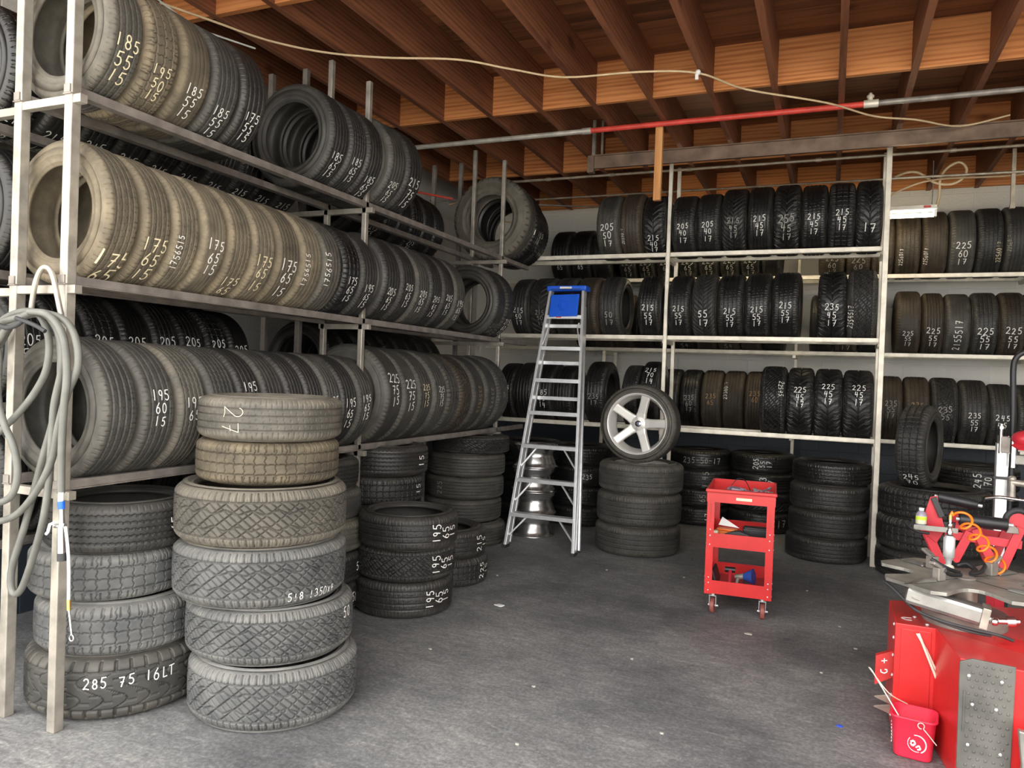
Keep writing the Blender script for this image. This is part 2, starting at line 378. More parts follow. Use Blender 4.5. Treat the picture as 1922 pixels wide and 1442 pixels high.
def P_cross(u, v):       # wavy grooves with crossing slashes, ribbed shoulder
    wv = 0.07*np.sin(u*2*PI*22)
    g = np.maximum(line(v-0.30-wv, 0.04), line(v+0.30+wv, 0.04)); g = np.maximum(g, line(v-0.66, 0.035)); g = np.maximum(g, line(v+0.66, 0.035))
    k1 = line(per(u*62+v*3.4)/62*2*PI*RB*0.75, 0.0028)*(np.abs(v) < 0.64)
    k2 = line(per(u*31-v*1.9+0.2)/31*2*PI*RB*0.8, 0.0034)*(np.abs(v) < 0.64)
    sh = line(per(u*76+0.3*v)/76*2*PI*RB, 0.0027)*(np.abs(v) > 0.66)
    s3 = line(per(u*228+0.3*v)/228*2*PI*RB, 0.0010)*(np.abs(v) > 0.66)*0.3
    return np.maximum.reduce([g, k1*0.85, k2, sh, s3])
def P_chevron(u, v):
    g = line(v, 0.03)
    s = line(per(u*42+np.abs(v)*2.1)/42*2*PI*RB*0.8, 0.0042)*(np.abs(v) > 0.05)
    g2 = np.maximum(line(v-0.42, 0.03), line(v+0.42, 0.03))
    return np.maximum.reduce([g, s, g2])
def P_mud(u, v):
    a = per(u*26); zz = 0.12*np.sign(a)
    g = np.maximum(line(v-0.28-zz, 0.03), line(v+0.28-zz, 0.03))*0.6
    sh = line(per(u*40)/40*2*PI*RB, 0.0065)*(np.abs(v) > 0.66)
    cc = line(per(u*26+0.6*np.sin(v*5))/26*2*PI*RB, 0.0035)*(np.abs(v) < 0.66)*0.7
    gg = np.maximum(line(v-0.66, 0.04), line(v+0.66, 0.04))*0.8
    return np.maximum.reduce([g, sh*1.2, cc, gg])
def P_vee(u, v):         # sweeping directional grooves
    s = line(per(u*30+1.5*np.abs(v)**0.6)/30*2*PI*RB*0.8, 0.005)
    b_ = line(per(u*60+1.2*np.abs(v))/60*2*PI*RB, 0.0026)*(np.abs(v) > 0.5)*0.8
    g = line(v, 0.04)*0.8+0*u
    return np.maximum.reduce([s, b_, g])
def P_worn(u, v):
    g = np.zeros_like(u)
    for c in (-0.42, -0.14, 0.14, 0.42): g = np.maximum(g, line(v-c, 0.028))*0.7
    s = line(per(u*72)/72*2*PI*RB, 0.002)*(np.abs(v) > 0.72)*0.5
    return np.maximum(g, s)
def P_zigzag(u, v):
    zz = (np.abs(per(u*70))*4-1)*0.03
    g = np.zeros_like(u)
    for c in (-0.6, -0.3, 0.0, 0.3, 0.6): g = np.maximum(g, line(v-c-zz, 0.035))
    sh = line(per(u*70)/70*2*PI*RB, 0.002)*(np.abs(v) > 0.8)*0.7
    return np.maximum(g, sh)
PATTERNS = {'ribs': (P_ribs, 600, 48), 'highway': (P_highway, 900, 60), 'cross': (P_cross, 1100, 84), 'chevron': (P_chevron, 600, 56),
            'mud': (P_mud, 800, 60), 'vee': (P_vee, 540, 56), 'worn': (P_worn, 360, 44), 'zigzag': (P_zigzag, 600, 52)}
def crown(v, Rr=RB):
    a = np.abs(v)
    return Rr-0.004*a**2-0.017*np.clip((a-0.72)/0.28, 0, 1)**2
def tread_mesh(name):
    fn, nu, nv = PATTERNS[name]
    u = np.arange(nu)/nu; v = np.linspace(-1, 1, nv)
    U, V = np.meshgrid(u, v, indexing='ij')
    h = fn(U, V)*0.0110
    h = h*(np.abs(V) < 0.995)
    dust = np.clip((np.abs(V)-0.60)/0.22, 0, 1)*0.55+np.clip(h/0.011, 0, 1)*0.35*(name in ('ribs', 'worn', 'zigzag'))
    dust = np.hstack([np.full((nu, 2), .6), dust, np.full((nu, 2), .6)])
    rad = crown(V)-h; z = V*WB*0.455
    # two extra rows wrap down over the shoulders
    e1r = np.full((nu, 1), RB-0.040); e1z = np.full((nu, 1), WB*0.480)
    e0r = np.full((nu, 1), RB-0.028); e0z = np.full((nu, 1), WB*0.470)
    lug = fn(U[:, :1], np.full((nu, 1), 0.9))*0.0035
    rad = np.hstack([e1r, e0r-lug, rad, e0r-lug, e1r]); z = np.hstack([-e1z, -e0z, z, e0z, e1z]); k = nv+4
    ang = 2*PI*u[:, None]
    P = np.stack([rad*np.cos(ang), rad*np.sin(ang), z], -1).reshape(-1, 3)
    i = np.arange(nu)[:, None]; j = np.arange(k-1)[None, :]; i2 = (i+1) % nu
    F = np.stack([i*k+j, i2*k+j, i2*k+j+1, i*k+j+1], -1).reshape(-1, 4)
    me = bpy.data.meshes.new('tread')
    me.vertices.add(len(P)); me.vertices.foreach_set('co', P.ravel())
    me.loops.add(F.size); me.loops.foreach_set('vertex_index', F.ravel().astype(np.int32))
    me.polygons.add(len(F)); me.polygons.foreach_set('loop_start', (np.arange(len(F))*4).astype(np.int32))
    me.polygons.foreach_set('use_smooth', np.ones(len(F), bool))
    me.update(calc_edges=True); me.materials.append(MAT['rubber'])
    da = me.attributes.new('dust', 'FLOAT', 'POINT'); da.data.foreach_set('value', dust.ravel().astype(np.float32))
    return me
TREAD = {k: tread_mesh(k) for k in PATTERNS}
def carcass_mesh(ratio):
    rr = RB*ratio; W2 = WB/2; H = RB-rr
    half = [(RB-0.032, W2*0.90), (RB-0.041, W2*0.962), (RB-0.046, W2*0.978), (RB-0.049, W2*0.965), (rr+H*0.62, W2*1.0), (rr+H*0.42, W2*1.015), (rr+H*0.40, W2*1.03), (rr+H*0.37, W2*1.03),
            (rr+H*0.35, W2*1.0), (rr+H*0.24, W2*0.95), (rr+H*0.19, W2*0.93), (rr+H*0.17, W2*0.95), (rr+H*0.12, W2*0.95), (rr+H*0.09, W2*0.88), (rr+0.004, W2*0.85), (rr, W2*0.81), (rr+0.001, W2*0.72), (rr+0.012, W2*0.68),
            (rr+H*0.3, W2*0.82), (rr+H*0.6, W2*0.86), (RB-0.035, W2*0.78), (RB-0.024, W2*0.55)]
    prof = half+[(r_, -z) for r_, z in reversed(half)]
    mb = MB().lathe([(RB-0.020, -W2*0.5), (RB-0.020, W2*0.5)]+prof, n=96, closed=True)
    me = mb.mesh('sidewalls', 'rubber')
    da = me.attributes.new('dust', 'FLOAT', 'POINT'); da.data.foreach_set('value', np.full(len(me.vertices), .6, np.float32))
    return me
CARC = {k: carcass_mesh(k) for k in (0.56, 0.63, 0.70, 0.76)}

# hand-drawn characters (strokes on a 0..1 grid, y up)
def arc(cx, cy, rx, ry, a0, a1, n=8): return [(cx+rx*math.cos(R(a0+(a1-a0)*i/n)), cy+ry*math.sin(R(a0+(a1-a0)*i/n))) for i in range(n+1)]
GL = {'0': [arc(.5, .5, .36, .5, 90, 450, 14)], '1': [[(.5, 1), (.45, 0)]],
 '2': [arc(.5, .74, .34, .26, 160, -30, 8)+[(.12, .02), (.5, .06), (.9, 0)]],
 '3': [arc(.42, .76, .34, .24, 140, -80, 7)+arc(.42, .26, .4, .27, 80, -140, 8)],
 '4': [[(.3, 1), (.15, .45), (.85, .5)], [(.72, .95), (.62, 0)]],
 '5': [[(.85, 1), (.3, .96), (.22, .58)]+arc(.45, .3, .36, .3, 90, -140, 8)],
 '6': [[(.7, 1), (.3, .6)]+arc(.5, .28, .32, .28, 160, 510, 12)],
 '7': [[(.1, .95), (.85, .97), (.4, 0)], [(.3, .48), (.75, .5)]],
 '8': [arc(.5, .75, .28, .24, 90, 450, 10), arc(.5, .26, .34, .26, 90, 450, 10)],
 '9': [arc(.48, .72, .3, .27, 20, 380, 10)+[(.72, .5), (.6, 0)]],
 'L': [[(.3, 1), (.25, .02), (.85, .05)]], 'T': [[(.1, .95), (.95, 1)], [(.5, .95), (.45, 0)]],
 '/': [[(.75, 1), (.25, 0)]], '-': [[(.15, .5), (.85, .5)]], 'x': [[(.2, .8), (.8, .1)], [(.8, .8), (.2, .1)]],
 'R': [[(.25, 0), (.25, 1)]+arc(.35, .75, .4, .25, 90, -90, 6)+[(.85, 0)]], 'J': [[(.7, 1), (.65, .2), (.4, 0), (.15, .2)]], ' ': []}
def marking_mesh(lines, Rt, ch, mode='lines', phi=20.0, z0=0.0, mat='chalk', tilt=0.0, sw=None, aspect=0.62):
    """lines of chalk figures laid on a tread of radius Rt.
    mode 'lines': each line runs across the tread, lines follow round it; 'along': one line runs round it (+1) or back (-1)"""
    rnd = random.Random(str(lines)+str(phi)+str(Rt)); sw = sw or ch*0.105; mb = MB(); cw = ch*aspect
    ph0 = R(phi); ct, st = math.cos(tilt), math.sin(tilt)
    for li, tx in enumerate(lines):
        n = len(tx)
        for ci, c in enumerate(tx):
            jx_, jy_ = rnd.uniform(-.08, .08)*cw, rnd.uniform(-.1, .1)*ch; js = rnd.uniform(.88, 1.1)
            for stn in GL.get(c, []):
                pts = []
                for (gx, gy) in stn:
                    a = (ci-(n-1)/2)*cw*1.25+(gx-.5)*cw*js+jx_   # writing direction
                    b_ = (gy-.5)*ch*js+jy_-(li-(len(lines)-1)/2)*ch*1.32  # upwards
                    a, b_ = a*ct-b_*st, a*st+b_*ct
                    if mode == 'lines': ph, z = ph0-b_/Rt, z0+a
                    elif mode == 'along': ph, z = ph0+a/Rt, z0+b_
                    else: ph, z = ph0-a/Rt, z0-b_
                    pts.append((ph*Rt, z))
                for (p, q) in zip(pts, pts[1:]):
                    dx, dy = q[0]-p[0], q[1]-p[1]; L = math.hypot(dx, dy) or 1e-6
                    nx, ny = -dy/L*sw/2, dx/L*sw/2; ex, ey = dx/L*sw*.3, dy/L*sw*.3
                    k = max(1, int(abs(dx)/0.012)+1); vs = []
                    for i in range(k+1):
                        t = i/k; cx_ = p[0]-ex+(dx+2*ex)*t; cy_ = p[1]-ey+(dy+2*ey)*t
                        for s_ in (-1, 1):
                            S, Z = cx_+s_*nx, cy_+s_*ny
                            v_ = min(1, abs(Z)/(WBcur[0]*.455)); rr = Rt-(0.004*v_*v_+0.017*max(0, (v_-.72)/.28)**2)*Rt/RB+0.0013
                            vs.append((rr*math.cos(S/Rt), rr*math.sin(S/Rt), Z))
                    mb.add(vs, [(2*i, 2*i+1, 2*i+3, 2*i+2) for i in range(k)])
    return mb.mesh('size_marking', mat) if mb.v else None
WBcur = [WB]
SHADE = {'black': (0.0085, 0.0085, 0.009, .12), 'dark': (0.021, 0.0205, 0.020, .3), 'grey': (0.075, 0.070, 0.060, .65), 'brown': (0.105, 0.088, 0.062, .8), 'tan': (0.150, 0.128, 0.092, .9),
         'warm': (0.034, 0.026, 0.018, .5), 'blue': (0.085, 0.088, 0.090, .45), 'mid': (0.043, 0.042, 0.039, .45)}  # warm: brown lamp glow on wall rack tires, put into the rubber colour
TCOUNT = [0]
def tire(c, axis, front, Rt, wd, shade, pat, label, group, text=None, ratio=0.63, spin=None, mk=None):
    """one tire: Empty > sidewalls, tread, size_marking"""
    t = thing('tire', label, 'tire', (0, 0, 0), 0, group)
    a = Vector(axis).normalized(); f = Vector(front); f = (f-a*f.dot(a)).normalized(); g = a.cross(f)
    M = Matrix(((f.x, g.x, a.x, c[0]), (f.y, g.y, a.y, c[1]), (f.z, g.z, a.z, c[2]), (0, 0, 0, 1)))
    t.matrix_world = M
    sp = random.uniform(0, 2*PI) if spin is None else spin
    cb = SHADE[shade]; j = random.uniform(.85, 1.18); colr = (cb[0]*j, cb[1]*j, cb[2]*j, min(1, max(0, cb[3]+random.uniform(-.12, .12))))
    kk = min(CARC, key=lambda q: abs(q-ratio))
    for nm, me in (('sidewalls', CARC[kk]), ('tread', TREAD[pat])):
        o = bpy.data.objects.new(nm, me); col.objects.link(o); o.parent = t
        o.rotation_euler = (0, 0, sp); o.scale = (Rt/RB, Rt/RB, wd/WB); o.color = colr
    if text:
        WBcur[0] = wd
        d = dict(ch=0.045, mode='lines', phi=22, z0=0.0, mat='chalk', tilt=0.0); d.update(mk or {})
        me = marking_mesh(text, Rt, **d)
        if me:
            o = bpy.data.objects.new('size_marking', me); col.objects.link(o); o.parent = t
    TCOUNT[0] += 1
    return t
ORD = ['first', 'second', 'third', 'fourth', 'fifth', 'sixth', 'seventh', 'eighth', 'ninth', 'tenth', 'eleventh', 'twelfth', 'thirteenth', 'fourteenth', 'fifteenth', 'sixteenth']
def order(i, n, a, b_):
    if a == 'near':
        if i == 0: return 'nearest of its row'
        if i == n-1: return 'farthest of its row'
    else:
        if i == 0: return 'leftmost of its row'
        if i == n-1: return 'rightmost of its row'
    return ORD[i]+' from '+a+' end' if i < (n+1)//2 else ORD[n-1-i]+' from '+b_+' end'

# ------------------------------------------------------------------ racks
T = 0.035
def rack(name, label, posts, rails, bars, mats, group=None):
    """posts (x, y, z0, z1, s), rails (p, q), bars (p, q)"""
    r = thing(name, label, 'rack', (posts[0][0], posts[0][1], 0), 0, group)
    ox, oy = posts[0][0], posts[0][1]
    L = lambda p: (p[0]-ox, p[1]-oy, p[2])
    for (x, y, z0, z1, s_) in posts:
        MB().box(L((x, y, (z0+z1)/2)), (s_, s_, z1-z0)).build('post', mats[0], r, bevel=0.004)
    for p, q in rails:
        mb = MB().bar(L(p), L(q), T, T)
        d = (Vector(q)-Vector(p)).normalized()
        mb.bar(L((p[0], p[1], p[2]-T/2-.003)), L((q[0], q[1], q[2]-T/2-.003)), T+.012, 0.006)   # flange under the tube
        mb.build('rail', mats[1], r, bevel=0.002)
    for p, q in bars:
        MB().bar(L(p), L(q), 0.035, 0.035).build('cross_bar', mats[2], r, bevel=0.002)
    return r
LV = (1.045, 1.895, 2.675)      # tops of the left rack's rails
XA, XB = -2.915, -3.225
rails = []; bars = []
for z in LV:
    rails += [((XA, 2.12, z-T/2), (XA, 7.2, z-T/2)), ((XB, 2.12, z-T/2), (XB, 7.0, z-T/2))]
    for y in (2.15, 4.27, 6.52):
        bars.append(((XB-0.03-(0.36 if (y == 4.27 and z > 2) or (y > 5 and z > 1.5) else 0.0), y, z-T*1.5-.006), (XA+0.065, y, z-T*1.5-.006)))
posts = [(XA, 2.15, 0, CZ, .045), (XB, 2.15, 0, CZ, .045)]
posts += [(XA, 4.27, 0, 3.48, .035), (XB, 4.27, 0, 3.66, .035), (XA, 6.54, 0, 3.58, .035), (XB, 6.54, 0, CZ, .035)]
# posts stand beside the rails so that tires pass between them
rk = rack('tire_rack', 'bare welded square-tube steel rack along the left side, first row beside the aisle', posts, rails, bars, ('steel', 'dark_steel', 'steel'))
for o in rk.children:
    if o.name.startswith('post'): pass
# second rack behind it
LV2 = (0.69, 1.335, 1.95, 2.62)
XC, XD = -3.56, -3.87
rails = []; bars = []
for z in LV2:
    rails += [((XC, 2.12, z-T/2), (XC, 7.4, z-T/2)), ((XD, 2.12, z-T/2), (XD, 7.4, z-T/2))]
bars = [((-4.3, 2.17, 2.61), (XB-0.025, 2.17, 2.61)), ((-4.3, 2.17, 1.83), (XB-0.025, 2.17, 1.83)), ((XC-.02, 4.6, 1.32-T), (XD+.02, 4.6, 1.32-T))]
rack('tire_rack', 'dark steel rack against the left wall, hidden behind the row beside the aisle',
     [(XD, 2.1, 0, CZ, .04), (XD, 4.42, 0, CZ, .04), (XD, 6.9, 0, CZ, .04), (XC, 6.9, 0, CZ, .04), (XC, 4.42, 0, CZ, .04)], rails, bars, ('dark_steel', 'dark_steel', 'steel'))
# back racks
BV = (1.105, 1.985, 2.785); YA, YB = 7.285, 7.615
rails = []
for z in BV:
    rails += [((-3.26, YA, z-T/2), (0.41, YA, z-T/2)), ((-3.6, YB, z-T/2), (0.40, YB, z-T/2))]
bars = [((x, YA-.02, z-T*1.5-.006), (x, YB+.05, z-T*1.5-.006)) for x in (-1.49, .39) for z in BV]
rack('tire_rack', 'cream square-tube steel rack across the back of the shop, front row', [(-1.475, YA-.042, 0, CZ, .035), (0.402, YA-.042, 0, CZ, .045), (-1.475, YB+.04, 0, CZ, .035), (0.395, YB+.04, 0, CZ, .035)], rails, bars, ('pale_steel',)*3)
RV = (1.03, 1.915, 2.72); YC, YD = 8.6, 8.93
rails = []
for z in RV:
    rails += [((-4.0, YC, z-T/2), (2.6, YC, z-T/2)), ((-4.0, YD, z-T/2), (2.6, YD, z-T/2))]
bars = [((x, YC-.02, z-T*1.5-.006), (x, YD+.04, z-T*1.5-.006)) for x in (-2.45, -.36, 1.73) for z in RV]
rack('tire_rack', 'pale steel rack standing against the block wall, rear row at the back', [(-2.45, YC-.04, 0, 1.875, .035), (-.36, YD+.04, 0, 3.0, .035), (2.4, YC-.04, 0, CZ, .035), (-2.42, YD+.04, 0, 1.875, .035)], rails, bars, ('pale_steel',)*3)

# ------------------------------------------------------------------ tires on the left rack
ADJ = {'black': 'black', 'dark': 'black', 'grey': 'dusty grey', 'brown': 'dusty brown', 'tan': 'pale dusty', 'warm': 'brown-tinged', 'blue': 'blue-grey', 'mid': 'dark grey'}
def rest(Rt, half): return math.sqrt(Rt*Rt-half*half)
def shelf_row(side, shelf_name, group, ztop, items, half, centre, n_at=0):
    """items: (start, width, radius, shade, pattern, text, marks) along the shelf"""
    n = len(items)
    for i, it in enumerate(items):
        s0, wd, Rt, sh, pat, txt, mk = it
        zc = ztop+rest(Rt, half)+0.001
        if side == 'left': c = (centre, s0+wd/2, zc); a, f = (0, 1, 0), (1, 0, 0); od = order(i, n, 'near', 'far')
        else: c = (s0+wd/2, centre, zc); a, f = (1, 0, 0), (0, -1, 0); od = order(i, n, 'left', 'right')
        a = Vector(a)+Vector((random.uniform(-.008, .008), random.uniform(-.008, .008), 0))
        mkd = '/'.join(x.strip() for x in txt) if txt else ''
        if txt and len(txt) > 3 or (txt and mk and mk.get('mat') == 'chalk_faint'): mkd = ''
        lab = ' '.join((ADJ[sh]+' '+mkd+' tire, '+od+', '+shelf_name).split())
        tire(c, a, f, Rt, wd*0.965, sh, pat, lab, group, txt, 0.63 if Rt < .34 else .56, mk=mk)
S = lambda *a: a
def seq(y, ws): return y
def mkrow(bounds, specs):
    out = []
    for (a, b_), sp in zip(zip(bounds, bounds[1:]), specs):
        if sp is None: continue
        Rt, sh, pat, txt, mk = sp; out.append((a, b_-a, Rt, sh, pat, txt, mk))
    return out
ML = dict(ch=.052, phi=26)
HL = .1375
# middle shelf
b1 = [2.2, 2.375, 2.545, 2.715, 2.89, 3.06, 3.245, 3.45, 3.655, 3.85, 4.045, 4.247, 4.295, 4.51, 4.72, 4.925, 5.125, 5.325, 5.52]
C3 = ['175', '65', '15']
sp1 = [(.315, 'brown', 'ribs', ['175', '65'], dict(ch=.075, phi=48, mat='chalk_cream')), (.312, 'brown', 'ribs', C3, dict(ch=.06, phi=34, mat='chalk_cream')),
 (.308, 'tan', 'ribs', ['1756515'], dict(ch=.032, mode='back', phi=22, z0=-.04)), (.308, 'tan', 'worn', C3, dict(ch=.05, phi=20)),
 (.308, 'brown', 'ribs', ['175', '65'], dict(ch=.05, phi=46, mat='chalk_cream')), (.306, 'tan', 'ribs', C3, dict(ch=.055, phi=26, mat='chalk_cream')),
 (.306, 'brown', 'zigzag', C3, dict(ch=.06, phi=26, mat='chalk')), (.305, 'tan', 'ribs', ['1756515'], dict(ch=.036, mode='back', phi=12, z0=-.05)),
 (.303, 'grey', 'ribs', ['1756515'], dict(ch=.04, mode='back', phi=6, z0=-.05)), (.306, 'black', 'highway', C3, dict(ch=.045, phi=24)),
 (.303, 'dark', 'ribs', ['195', '65', '15'], dict(ch=.045, phi=28)), None, (.315, 'dark', 'ribs', ['205', '65', '15'], dict(ch=.045, phi=28)),
 (.315, 'dark', 'ribs', ['205', '65', '15'], dict(ch=.045, phi=18)), (.315, 'mid', 'ribs', ['205', '65', '15'], dict(ch=.045, phi=22)),
 (.315, 'dark', 'ribs', ['205', '65', '15'], dict(ch=.045, phi=26)), (.315, 'dark', 'ribs', ['205', '65', '15'], dict(ch=.045, phi=20)), (.315, 'mid', 'ribs', ['195', '65', '15'], dict(ch=.045, phi=24))]
row1 = mkrow(b1, sp1)
row1 += [(6.10, .20, .335, 'dark', 'ribs', ['215', '60'], dict(ch=.05, phi=46, mat='chalk_faint')), (6.32, .20, .335, 'dark', 'highway', ['215', '60', '15'], dict(ch=.05, phi=40))]
shelf_row('left', 'middle shelf of left rack', 'tires on the middle shelf of the left rack', LV[1], row1, HL, (XA+XB)/2)
# top shelf
b0 = [2.19, 2.375, 2.57, 2.76, 2.95, 3.15]
sp0 = [(.308, 'grey', 'ribs', ['185', '55', '15'], dict(ch=.055, phi=26, mat='chalk_cream')), (.306, 'brown', 'highway', ['195', '50', '15'], dict(ch=.045, phi=32, mat='chalk_cream')),
 (.303, 'brown', 'worn', ['185', '55', '15'], dict(ch=.045, phi=34)), (.303, 'mid', 'ribs', ['185', '55', '15'], dict(ch=.045, phi=42)), (.303, 'dark', 'ribs', ['175', '55', '15'], dict(ch=.045, phi=34))]
row0 = mkrow(b0, sp0)+mkrow([3.67, 3.86, 4.05, 4.247, 4.295, 4.51, 4.74], [(.315, 'dark', 'ribs', ['185', '65', '15'], dict(ch=.045, phi=36)), (.315, 'dark', 'zigzag', ['185', '65', '15'], dict(ch=.045, phi=32)),
 (.315, 'dark', 'ribs', ['185', '65', '15'], dict(ch=.045, phi=44)), None, (.325, 'mid', 'ribs', ['205', '65', '15'], dict(ch=.045, phi=40)), (.33, 'dark', 'ribs', ['215', '75', '15'], dict(ch=.06, phi=32))])
shelf_row('left', 'top shelf of left rack', 'tires on the top shelf of the left rack', LV[2], row0, HL, (XA+XB)/2)
# bottom shelf
b2 = [2.2, 2.395, 2.60, 2.79, 2.99, 3.175, 3.355, 3.525, 3.70, 3.865, 4.045, 4.225]
sp2 = [(.318, 'mid', 'ribs', None, None), (.315, 'mid', 'ribs', ['195', '60', '15'], dict(ch=.045, phi=-3)), (.313, 'grey', 'zigzag', ['195', '65'], dict(ch=.045, phi=-2)),
 (.313, 'mid', 'zigzag', ['195'], dict(ch=.045, phi=4)), (.313, 'dark', 'ribs', ['195', '65', '15'], dict(ch=.045, phi=-10)), (.313, 'mid', 'ribs', ['195', '65'], dict(ch=.045, phi=4)),
 (.313, 'dark', 'ribs', ['195', '65'], dict(ch=.045, phi=2)), (.313, 'dark', 'ribs', ['195'], dict(ch=.045, phi=0)), (.313, 'mid', 'ribs', ['195', '65'], dict(ch=.045, phi=0)),
 (.313, 'dark', 'ribs', ['195', '65', '15'], dict(ch=.05, phi=10)), (.313, 'mid', 'ribs', ['195', '65', '15'], dict(ch=.045, phi=4))]
row2 = mkrow(b2, sp2)+mkrow([4.30, 4.53, 4.75, 4.97, 5.20, 5.42, 5.66, 5.91, 6.16, 6.42], [
 (.355, 'mid', 'worn', ['225', '75', '15'], dict(ch=.06, phi=-8)), (.35, 'mid', 'worn', ['225', '75', '15'], dict(ch=.06, phi=-2)), (.348, 'mid', 'ribs', ['225', '75', '15'], dict(ch=.045, phi=-2, mat='chalk_cream')),
 (.35, 'mid', 'ribs', ['225', '75', '15'], dict(ch=.04, phi=0)), (.345, 'mid', 'highway', None, None), (.345, 'warm', 'cross', None, None), (.345, 'mid', 'worn', ['2357515'], dict(ch=.045, mode='along', phi=5, mat='chalk_rust')),
 (.345, 'mid', 'worn', ['2357515'], dict(ch=.05, mode='along', phi=10, mat='chalk_faint')), (.35, 'mid', 'cross', ['31'], dict(ch=.045, phi=0, mat='chalk_faint'))])
shelf_row('left', 'bottom shelf of left rack', 'tires on the bottom shelf of the left rack', LV[0], row2, HL, (XA+XB)/2)
# three big tires in the corner above the left rack's end
zc = LV[2]+.0
for i, (y, Rt, sh, txt, x) in enumerate(((6.695, .405, 'grey', None, -3.07), (6.94, .395, 'black', None, -3.07), (7.18, .36, 'black', None, -3.07))):
    lab = ('big worn grey off-road tire with small hole, facing out of the top left corner', 'black white-scrawled tire right behind the big grey corner tire', 'bare black tire last behind the big grey corner tire')[i]
    tire((x, y, LV[2]+rest(Rt, .14)), (0.0, 1, 0), (1, 0, 0), Rt, .225, sh, 'mud' if i == 0 else 'highway', lab, 'tires in the top left corner', ['31 10 15', '16'] if i == 1 else None, .56 if i < 2 else .7, mk=dict(ch=.05, phi=20, mode='lines') if i == 1 else None)
# second row on the left, behind
CH = (XC+XD)/2
def fill(y0, y1, wd, Rt, shade, texts, ch=.055, phi=10):
    out = []; y = y0; i = 0
    while y+wd <= y1+1e-3:
        t_ = texts[i % len(texts)] if texts else None
        out.append((y, wd, Rt+random.uniform(-.006, .004), shade if (random.random() < .7 and i) else 'black', random.choice(('ribs', 'ribs', 'worn', 'highway')), t_, dict(ch=ch, phi=phi+random.uniform(-4, 4)))); y += wd; i += 1
    return out
r = fill(2.25, 3.95, .195, .30, 'black', [['205', '55', '16']], .05, 2)
r += fill(4.6, 6.4, .20, .30, 'black', [None])
shelf_row('left', 'second shelf behind left rack', 'tires on the second shelf of the rear left rack', LV2[1], r, .1375, CH)
shelf_row('left', 'third shelf behind left rack', 'tires on the third shelf of the rear left rack', LV2[2], fill(2.22, 4.38, .21, .31, 'dark', [None, ['205', '55', '16']], .05, 50)+fill(4.46, 5.7, .205, .31, 'dark', [None]), .1375, CH)
r = fill(2.22, 4.3, .205, .305, 'dark', [['215', '55', '16']], .05, 66)+fill(4.9, 6.5, .205, .31, 'black', [None, ['215', '55', '16'], None], .05, 50)
shelf_row('left', 'top shelf behind left rack', 'tires on the top shelf of the rear left rack', LV2[3], r, .1375, CH)
shelf_row('left', 'lowest shelf behind left rack', 'tires on the lowest shelf of the rear left rack', LV2[0], fill(2.22, 4.36, .21, .315, 'black', [None]), .1375, CH)

# ------------------------------------------------------------------ tires on the back rack, front row
HB = .1475; YM = (YA+YB)/2
t17 = lambda a, b_: [a, b_, '17']
D = lambda phi=10, ch=.05, **k: dict(ch=ch, phi=phi, **k)
rowt = mkrow([-2.185, -1.945, -1.73, -1.497], [(.322, 'mid', 'ribs', t17('205', '50'), D(22, .062)), (.325, 'warm', 'ribs', ['2055017'], dict(ch=.03, mode='back', phi=26, z0=-.075)), (.31, 'black', 'vee', t17('215', '40'), D(40, .05))])
rowt += mkrow([-1.452, -1.215, -.985, -.755, -.53, -.295, -.07, .155, .37], [(.302, 'black', 'ribs', t17('205', '40'), D(20)), (.305, 'black', 'ribs', t17('205', '40'), D(19)), (.32, 'black', 'chevron', t17('215', '45'), D(18, .052, mat='chalk_faint')),
 (.322, 'black', 'zigzag', t17('215', '45'), D(16)), (.325, 'black', 'vee', ['255', '45', '17'], D(22, .065, mat='chalk_faint')), (.318, 'black', 'ribs', t17('215', '45'), D(16)), (.32, 'black', 'highway', t17('215', '45'), D(12)), (.322, 'black', 'vee', ['17'], D(26, .07))])
shelf_row('back', 'top shelf of back rack', 'tires on the top shelf of the back rack', BV[2], rowt, HB, YM)
rowm = mkrow([-3.08, -2.87, -2.61, -2.38, -2.14, -1.9], [(.312, 'dark', 'ribs', t17('215', '50'), D(20)), (.315, 'dark', 'vee', ['215', '50', '17'], D(24, .045, mat='chalk_faint')), (.315, 'dark', 'ribs', None, None), (.315, 'warm', 'worn', ['5', '0', '7'], D(18, .05)), (.315, 'dark', 'ribs', ['50', '17'], D(24, .06, mat='chalk_faint'))])
rowm += mkrow([-1.745, -1.515], [(.318, 'black', 'zigzag', t17('215', '55'), D(18, .055))])
rowm += mkrow([-1.452, -1.230, -1.0, -.75, -.515, -.265], [(.315, 'black', 'ribs', t17('215', '55'), D(18)), (.318, 'dark', 'chevron', ['55', '17'], D(24, .065)), (.315, 'black', 'ribs', t17('215', '55'), D(22)), (.32, 'black', 'ribs', t17('215', '55'), D(20)), (.322, 'black', 'ribs', t17('215', '55'), D(14))])
rowm += mkrow([-.125, .115, .36], [(.322, 'black', 'vee', t17('235', '45'), D(18, .055)), (.326, 'dark', 'cross', ['2354517'], dict(ch=.04, mode='back', phi=22, z0=-.09))])
shelf_row('back', 'middle shelf of back rack', 'tires on the middle shelf of the back rack', BV[1], rowm, HB, YM)
rowl = mkrow([-3.2, -3.0, -2.79, -2.57, -2.36], [(.305, 'black', 'ribs', ['195', '60', '14'], D(4)), (.31, 'black', 'ribs', None, None), (.31, 'black', 'ribs', ['185', '65', '14'], D(10)), (.30, 'black', 'ribs', None, None)])
rowl += mkrow([-2.25, -2.02], [(.325, 'black', 'ribs', ['235', '17'], D(10, .05, mat='chalk_faint'))])
rowl += mkrow([-1.87, -1.69, -1.50], [(.312, 'black', 'ribs', ['14'], D(-14)), (.332, 'black', 'zigzag', ['215', '70', '14'], D(-36))])
